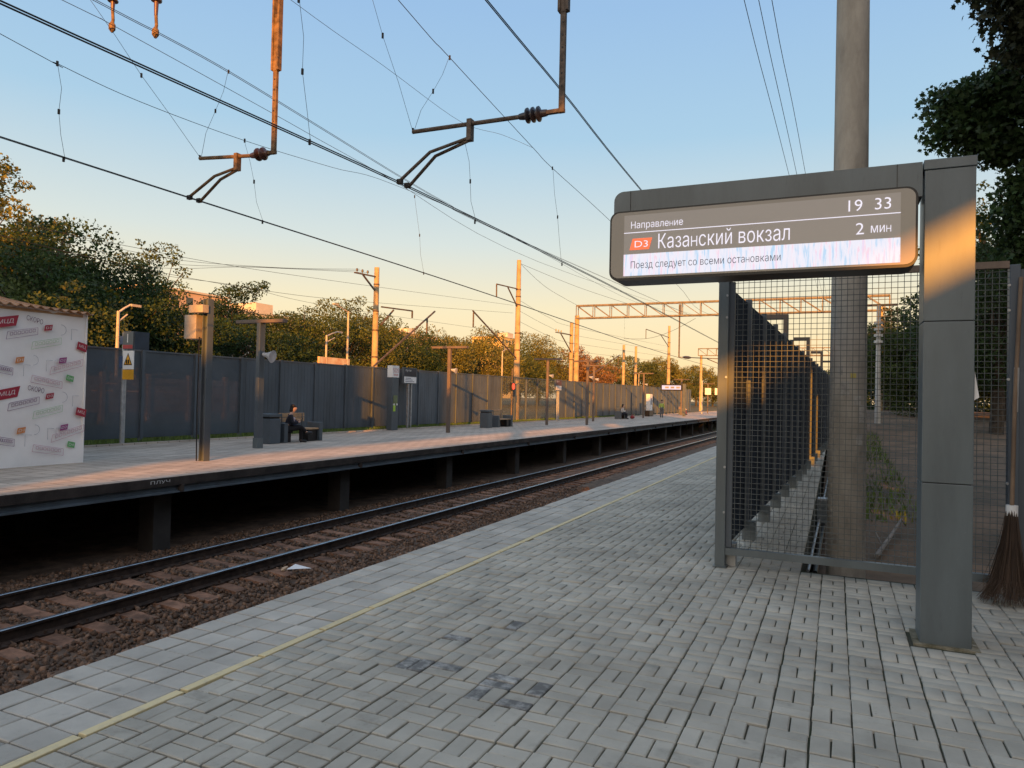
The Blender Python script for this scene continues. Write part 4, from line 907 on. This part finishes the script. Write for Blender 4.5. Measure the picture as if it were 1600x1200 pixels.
# right side
cent = [(1.49, 14.6, 6.98), (1.74, 14.6, 7.04), (1.93, 14.6, 7.12), (2.22, 14.6, 7.19), (1.5, 14.6, 6.48), (1.74, 14.6, 6.53), (1.99, 14.6, 6.61), (2.27, 14.6, 6.68), (2.5, 14.6, 6.81), (2.23, 14.6, 6.12), (1.94, 14.6, 6.16), (2.51, 14.6, 6.03), (2.78, 14.6, 6.44), (2.36, 14.6, 7.39), (2.59, 14.6, 7.58), (2.78, 14.6, 7.21), (2.7, 14.6, 5.57), (2.51, 14.6, 5.37), (2.79, 14.6, 5.01), (2.47, 14.6, 4.87), (2.8, 14.6, 4.46), (2.52, 14.6, 4.37), (2.66, 14.6, 4.14), (2.96, 14.6, 6.86), (2.97, 14.6, 5.98), (2.97, 14.6, 5.32), (2.13, 14.6, 6.36), (2.36, 14.6, 6.95)]
tree('large dark maple overhanging the right edge of the picture', 6.6, 15.6, 12.5, 3.0, 4.6, leaf_n, 44, 62000, .078, zc=7.9, seed=50, br=.30, lobed=True, name='maple_tree', centers=cent, trunk=.3)
tree('purple leaved tree at the top right corner above the maple', 6.0, 13.2, 13.5, 2.5, 2.6, leaf_p, 30, 24000, .078, zc=10.3, seed=51, br=.36, lobed=True, name='maple_tree', centers=[(1.96, 12.2, 7.15), (2.12, 12.2, 7.31), (2.31, 12.2, 7.32), (1.83, 12.2, 7.58), (2.24, 12.2, 6.87), (2.01, 12.2, 6.77), (2.39, 12.2, 6.61), (2.47, 12.2, 7.06), (2.08, 12.2, 7.74), (2.38, 12.2, 7.77), (1.84, 12.2, 7.7)], trunk=.22)
tree('dense green tree seen through the mesh left of the column', 4.6, 47, 6.6, 2.7, 3.0, leaf_m, 40, 9000, .2, seed=52)
tree('olive tree crown behind the mesh by the white post', 3.6, 62, 6.6, 2.6, 3.1, leaf_m, 36, 6000, .24, seed=53)
tree('dark green tree behind the mesh right of the column', 8.0, 44, 8.6, 3.4, 4.0, leaf_d, 44, 9000, .22, seed=54)
tree('tall dark tree behind the column under the maple', 6.2, 36, 10.5, 3.0, 5.0, leaf_d, 44, 9000, .2, seed=55)
tree('dark low tree at the right margin beyond the soil', 10.5, 50, 9.0, 4.4, 4.3, leaf_d, 44, 8000, .25, seed=56)
tree('dark hedge-like tree low behind the mesh', 7.2, 56, 5.6, 4.2, 2.6, leaf_d, 40, 8000, .24, seed=57)
for k, (x, y, lb) in enumerate(((5, 68, 'low dark shrub closing the view below the tree left of the column'), (11, 72, 'low dark shrub below the trees right of the column'), (17, 66, 'low dark shrub at the far right behind the soil'), (0.5, 90, 'low shrub beyond the white post behind the mesh'))):
    tree(lb, x, y, 4.2, 4.2, 2.4, leaf_d, 34, 4000, .3, seed=60+k, name='shrub', trunk=.12, zc=gz(x,y)+1.7)
t = thing('lamp_post', (1.83, 38, 1.0), 'slim white ringed post behind the mesh right of the concrete pole', 'post')
MB().tube([(1.83,38,.8),(1.83,38,6.4)], .13, 10, .09).build('shaft', mat('white_post', (.55,.55,.53), .6), t)
for z in (4.6, 4.9, 5.2, 5.5): MB().tube([(1.83,38,z),(1.83,38,z+.12)], .2, 10).build('ring', MATS['white_post'], t)
MB().bar((1.3,38,6.4),(2.6,38,6.4), .1).build('crossarm', rustd, t)

# ------------------------------------------------------------------ street lamps, billboard, houses behind
def lamp(x, y, h, L, label, two=False):
    z = gz(x,y); t = thing('street_lamp', (x,y,z), label, 'street lamp', 'street lamps behind the far fence')
    MB().tube([(x,y,z),(x,y,h)], .09, 8, .06).build('post', galv2, t); MB().tube([(x,y,h-.06),(x,y+L*.5,h+.15),(x,y+L,h+.32)], .045, 6).build('arm', galv2, t)
    B(x-.08,x+.08,y+L,y+L+.45,h+.26,h+.36).build('lamp_head', galv2, t)
    if two: MB().tube([(x,y,h-.45),(x,y+L*.75,h-.1)], .035, 6).build('brace', galv2, t)
galv2 = mat('lamp_paint', (.45,.40,.34), .6, var=.1)
lamp(-27, 20.2, 4.85, .55, 'short street lamp between kiosk and platform number post', True)
lamp(-30, 39.4, 7.2, -1.6, 'taller street lamp left of the three-insulator pole')
lamp(-30, 37.2, 5.4, 1.1, 'lower street lamp above the billboard', True)
lamp(-30, 84, 6.4, 1.2, 'street lamp left of the nearer portal leg')
lamp(-30, 64, 6.2, 1.2, 'street lamp above the brown lamp mast')
lamp(-30, 118, 6.2, 1.4, 'street lamp right of the portal leg')
t = thing('billboard', (-30, 38, .3), 'cream roadside billboard just above the far fence', 'billboard')
B(-30.1,-29.95,36.5,39.6,3.2,3.98).build('panel', mat('billboard_cream', (.6,.5,.36), .6, c2=(.5,.28,.16), scale=1.6), t)
for y in (37,39): MB().bar((-30.03,y,.2),(-30.03,y,3.25), .14).build('leg', rustd, t)
def house(x, y0, y1, z1, label, m, depth=14, rows=6, step=3.2, roofbox=None, zmin=3.):
    t = thing('apartment_block', (x, (y0+y1)/2, .5), label, 'building', 'apartment blocks behind the trees')
    wl = B(x-depth, x, y0, y1, .5, z1).build('wall', m, t)
    B(x-depth-.3, x+.3, y0-.3, y1+.3, z1+.01, z1+.35).build('roof', plasterw, t)
    if roofbox: B(*roofbox).build('roof_box', plasterw, t)
    z = z1-2.4
    while z > zmin and rows > 0:
        y = y0+1.2
        while y < y1-1.8:
            B(x+.0, x+.05, y, y+1.4, z, z+1.5).build('window', glassd, t); y += step
        z -= 2.9; rows -= 1
    k = 0; y = y0+1.0
    while y < y1-1: # gable windows towards the viewer
        y += 4; k += 1
    xx = x-2.2
    while xx > x-depth+1.5:
        for r_ in range(3): B(xx-1.3, xx, y0-.05, y0, z1-2.4-2.9*r_, z1-.9-2.9*r_).build('window', glassd, t)
        xx -= 3.2
house(-105, 84, 101, 19.0, 'pink sunlit apartment block behind the airy tree', plaster)
house(-112, 107, 128, 18.2, 'long pale apartment block low behind the middle trees', plasterw, roofbox=(-120,-112.4,116,121,18.5,20.6))
house(-118, 128, 150, 17.8, 'pale block continuing right above the dark bushy tree', plaster, roofbox=(-124,-119,140,143,18,19.6))
house(-130, 196, 222, 22.2, 'distant pink block behind the golden tree by SOS column', plaster, roofbox=(-138,-131,205,209,22.4,24.2))
house(-130, 225, 250, 21.6, 'distant pale block right of the brown lamp mast', plasterw)
house(-128, 272, 292, 27.0, 'bright yellow lit block end left of the tallest pole', mat('house_yellow', (.6,.45,.2), .9), roofbox=(-134,-129,280,286,27.2,29.5))

# ------------------------------------------------------------------ people
def skinned(name, V, E, Rr, m, parent, sub=2):
    o0 = worldloc(parent); me = bpy.data.meshes.new(name)
    me.from_pydata([tuple(Vector(v)-o0) for v in V], E, []); me.materials.append(m); o = link(name, me, parent)
    s = o.modifiers.new('skin', 'SKIN'); s.use_smooth_shade = True; s.branch_smoothing = .3
    if not me.skin_vertices:
        bm = bmesh.new(); bm.from_mesh(me); bm.verts.layers.skin.verify(); bm.to_mesh(me); bm.free()
    for sv, r in zip(me.skin_vertices[0].data, Rr): sv.radius = (r, r)
    me.skin_vertices[0].data[0].use_root = True
    b = o.modifiers.new('sub', 'SUBSURF'); b.levels = sub; b.render_levels = sub
    return o
def chain(parts):
    V, E, Rr = [], [], []
    for root, pts in parts:
        prev = root
        for p, r in pts:
            V.append(p); Rr.append(r); i = len(V)-1
            if prev is not None: E.append((prev, i))
            prev = i
    return V, E, Rr
def person(loc, face, label, top, bottom, hair, pose, shoes, inner=None, group='people on the far platform', bag=None):
    t = thing('person', loc, label, 'person', group); c, s = math.cos(face), math.sin(face)
    def L(x, y, z): return (loc[0]+x*c-y*s, loc[1]+x*s+y*c, loc[2]+z)
    sit = pose != 'stand'; hz = .50 if sit else .92; ch = hz+.36; lean = .03 if sit else 0
    if pose == 'cross': lean = .07
    if pose == 'lean': lean = .26; ch = hz+.30
    pel, bel, chest, neck = (0,0,hz), (lean*.4,0,hz+.18), (lean,0,ch), (lean+.03,0,ch+.16)
    hd = (lean+.08,0,ch+.27); hd2 = (lean+.09,0,ch+.37)
    if pose == 'cross': hd, hd2 = (lean+.11,0,ch+.26), (lean+.14,0,ch+.355)
    if sit:
        lk, la, lt_ = (.43,.10,.50), (.44,.10,.09), (.60,.11,.045)
        if pose == 'cross': rk, ra, rt_ = (.42,.02,.56), (.60,.0,.36), (.76,.03,.34)
        else: rk, ra, rt_ = (.43,-.10,.50), (.40,-.12,.09), (.56,-.13,.045)
    else: lk, la, lt_ = (.04,.09,.50), (-.02,.10,.08), (.13,.11,.04); rk, ra, rt_ = (.05,-.09,.50), (.02,-.10,.08), (.17,-.11,.04)
    if sit: le, lw, lh = (lean-.02+.08,.23,ch-.16), (lean+.24,.10,ch-.12), (lean+.31,.06,ch-.09); re_, rw, rh = (lean+.05,-.23,ch-.18), (lean+.25,-.08,ch-.16), (lean+.32,-.04,ch-.13)
    else: le, lw, lh = (-.02,.24,ch-.22), (.12,.22,ch-.42), (.16,.21,ch-.50); re_, rw, rh = (-.03,-.24,ch-.22), (.16,-.20,ch-.36), (.22,-.18,ch-.42)
    ls, rs_ = (lean,.17,ch+.06), (lean,-.17,ch+.06)
    V, E, Rr = chain([(None, [(pel,.12),(bel,.115),(chest,.13),(neck,.05),(hd,.105),(hd2,.10)]), (0, [((.02,.09,hz-.02),.085),(lk,.06),(la,.042),(lt_,.035)]), (0, [((.02,-.09,hz-.02),.085),(rk,.06),(ra,.042),(rt_,.035)]),
                      (2, [(ls,.055),(le,.04),(lw,.03),(lh,.032)]), (2, [(rs_,.055),(re_,.04),(rw,.03),(rh,.032)])])
    body = skinned('body', [L(*v) for v in V], E, Rr, skin, t)
    g_ = 1.17
    V, E, Rr = chain([(None, [((0,0,hz-.03),.125*g_),(bel,.125*g_),(chest,.135*g_),((lean+.015,0,ch+.09),.085)]), (2, [(ls,.062*g_),(le,.05*g_),(lw,.042*g_)]), (2, [(rs_,.062*g_),(re_,.05*g_),(rw,.042*g_)])])
    skinned('jacket', [L(*v) for v in V], E, Rr, top, t)
    V, E, Rr = chain([(None, [((0,0,hz),.13)]), (0, [((.02,.095,hz-.02),.09*g_),(lk,.066*g_),(la,.05*g_)]), (0, [((.02,-.095,hz-.02),.09*g_),(rk,.066*g_),(ra,.05*g_)])])
    skinned('trousers', [L(*v) for v in V], E, Rr, bottom, t)
    for a_, b_ in ((la, lt_), (ra, rt_)):
        V, E, Rr = chain([(None, [((a_[0]-.05,a_[1],a_[2]-.025),.06),((a_[0]+.05,a_[1],a_[2]-.02),.062),((b_[0]+.04,b_[1],b_[2]+.005),.05)])]); skinned('shoe', [L(*v) for v in V], E, Rr, shoes, t, 1)
    V, E, Rr = chain([(None, [((hd[0]-.05,0,ch+.25),.09),((hd[0]-.03,0,ch+.38),.115),((hd[0]+.03,0,ch+.43),.085)]), (0, [((hd[0]-.10,0,ch+.16),.05)])])
    skinned('hair', [L(*v) for v in V], E, Rr, hair, t)
    MB().tube([L(hd[0]+.07,0,ch+.33), L(hd[0]+.098,0,ch+.285)], .012, 6, .017).build('nose', skin, body)
    for y in (-.033,.033): MB().lathe(L(hd[0]+.068,y,ch+.335), L(hd[0]+.088,y,ch+.335), [(0,.004),(.5,.013),(1,.006)], 8).build('eye', black, body)
    MB().bar(L(hd[0]+.08,-.025,ch+.245), L(hd[0]+.08,.025,ch+.245), .012).build('mouth', mat('lips', (.35,.12,.10), .5), body)
    if inner:
        V, E, Rr = chain([(None, [((lean*.5+.09,0,hz+.18),.10),((lean+.085,0,ch+.02),.095)])]); skinned('blouse', [L(*v) for v in V], E, Rr, inner, t)
    return t, L, (lh, rh, ch, lean)
navy = mat('cloth_navy', (.014,.016,.028), .85); blk = mat('cloth_black', (.010,.010,.014), .85); hairb = mat('hair_dark', (.016,.011,.010), .5); pinkc = mat('cloth_pale_pink', (.55,.44,.46), .8); shoem = mat('shoe_black', (.015,.015,.017), .5)
pt, L_, (lh, rh, ch, lean) = person((-16.42, 18.52, -.03), R(48), 'woman in dark jacket sitting cross-legged on the bench looking at a phone', navy, blk, hairb, 'cross', shoem, pinkc)
ph = thing('phone', L_(lean+.34, .0, ch-.08), 'dark phone held in the hands of the seated woman', 'phone'); MB().bar(L_(lean+.33,.0,ch-.12), L_(lean+.40,.0,ch-.02), .075, .01).build('phone_body', black, ph)
bgm = mat('bag_blue', (.03,.05,.12), .7); bg_ = thing('handbag', L_(.14,.0,.60), 'dark blue handbag on the lap of the seated woman', 'bag')
V, E, Rr = chain([(None, [(L_(.10,.10,.66),.09),(L_(.20,.0,.66),.10),(L_(.26,-.10,.64),.08)])]); skinned('bag_body', V, E, Rr, bgm, bg_)
MB().tube([L_(.10,.10,.74), L_(.16,.04,.84), L_(.25,-.09,.73)], .012, 6).build('handle', bgm, bg_)
sole = mat('sole_white', (.6,.6,.6), .6)
whitec = mat('cloth_white', (.6,.58,.56), .8); greyc = mat('cloth_grey', (.12,.12,.13), .8)
person((-16.7, 60.1, -.03), R(30), 'seated far passenger in white top leaning on the shaded far bench', whitec, navy, hairb, 'sit', shoem)
rb = thing('red_bag', (-16.0, 60.9, 0), 'red bag at the feet of the white-topped far passenger', 'bag'); V, E, Rr = chain([(None, [((-16.0,60.6,.16),.15),((-16.0,61.0,.17),.16),((-16.0,61.4,.15),.13)])]); skinned('bag_body', V, E, Rr, mat('cloth_red', (.32,.03,.03), .7), rb); MB().tube([(-16,60.7,.3),(-16,61,.42),(-16,61.3,.3)], .015, 6).build('handle', MATS['cloth_red'], rb)
person((-15.6, 70.5, 0), R(-60), 'standing worker in yellow green vest beside the white pylon', mat('vest_lime', (.42,.5,.10), .7), greyc, hairb, 'stand', shoem)
person((-16.9, 88.0, -.03), R(-20), 'farthest seated passenger in a white shirt bending forward', whitec, mat('cloth_maroon', (.14,.03,.04), .8), hairb, 'lean', shoem)
bench((-17.0, 88.4), 'farthest bench under the bending passenger')

# ------------------------------------------------------------------ unseen wall added behind the viewer to shade the station and cut sun patches
XO = 16.0; KH = math.tan(SUN_E)/math.sin(SUN_A); KY = 1/math.tan(SUN_A)
def hit(x, y, z): return (y-(XO-x)*KY, z+(XO-x)*KH)
hw = thing('sun_blocker_wall', (XO, -30, -.6), 'unseen wall added behind the viewer to block and shape the sunlight', 'wall')
prof_w = []   # (y0, y1, top)
openings = []  # slots placed so that sun patches land on chosen spots
a0, b0 = hit(-1.05, 7.4, 2.0); a1, b1 = hit(.72, 5.78, 2.58)
openings.append((a0-.5, a1+1.0, b1, b1+.33))
for y, wd in ((21.2, 1.1), (24.3, .8)):
    q = hit(fence_x(y), y, 0); openings.append((q[0]-wd/2, q[0]+wd/2, q[1], q[1]+2.5))
for x, y, z, wd, hh in ((1.36,7.25,.0,.35,.22),(1.2,15.5,-.5,.8,.14),(.6,22,-.2,.9,.14),(1.5,19.5,-.3,.6,.12)):
    q = hit(x, y, z); openings.append((q[0]-wd/2, q[0]+wd/2, q[1], q[1]+hh))
sl0 = hit(FX-.4, 0, 0)[1]; sl1 = hit(-13.9, 0, 0)[1]; slab = hit(-19.4, 0, 0)[1]
yb = hit(-15.5, 9, 3.45); yp_ = hit(-13.5, 12.4, 2.45)
HF = hit(-19.7, 0, 3.05)[1]
tops = [(-150, -119.5, hit(-42, 0, 4.5)[1]), (-119.5, -95, hit(-38, 0, 7.4)[1]), (-95, -80, HF), (-80, yp_[0]-.8, HF), (yp_[0]-.8, yp_[0]+.8, yp_[1]), (yp_[0]+.8, -53.5, HF), (-53.5, -26, slab), (-26, -3, hit(4, 0, 13)[1]), (-3, 26, 14.)]
ysx = sorted({v for a, b, _ in tops for v in (a, b)} | {v for o in openings for v in o[:2]} | {-62.5, -26.0, -43.0, -41.5, -32.0, -28.6})
for ya, yb_ in zip(ysx, ysx[1:]):
    ym = (ya+yb_)/2; top = [h for a, b, h in tops if a <= ym <= b]
    if not top: continue
    top = top[0]; cuts = [(o[2], o[3]) for o in openings if o[0] <= ym <= o[1]]
    if -62.5 < ym < -26 and not (-43 < ym < -41.5 or -32 < ym < -28.6): cuts.append((sl0, sl1))
    cuts.sort(); z = -.6
    for c0, c1 in cuts + [(top, None)]:
        if c0 > z: B(XO-.015, XO+.015, ya, yb_, z, min(c0, top)).build('blocker_sheet', cfence, hw)
        if c1: z = max(z, c1)
for y in np.arange(-150, 26, 7.5): MB().bar((XO+.3, y, -.6), (XO+.3, y, 12), .25).build('blocker_post', rustd, hw)
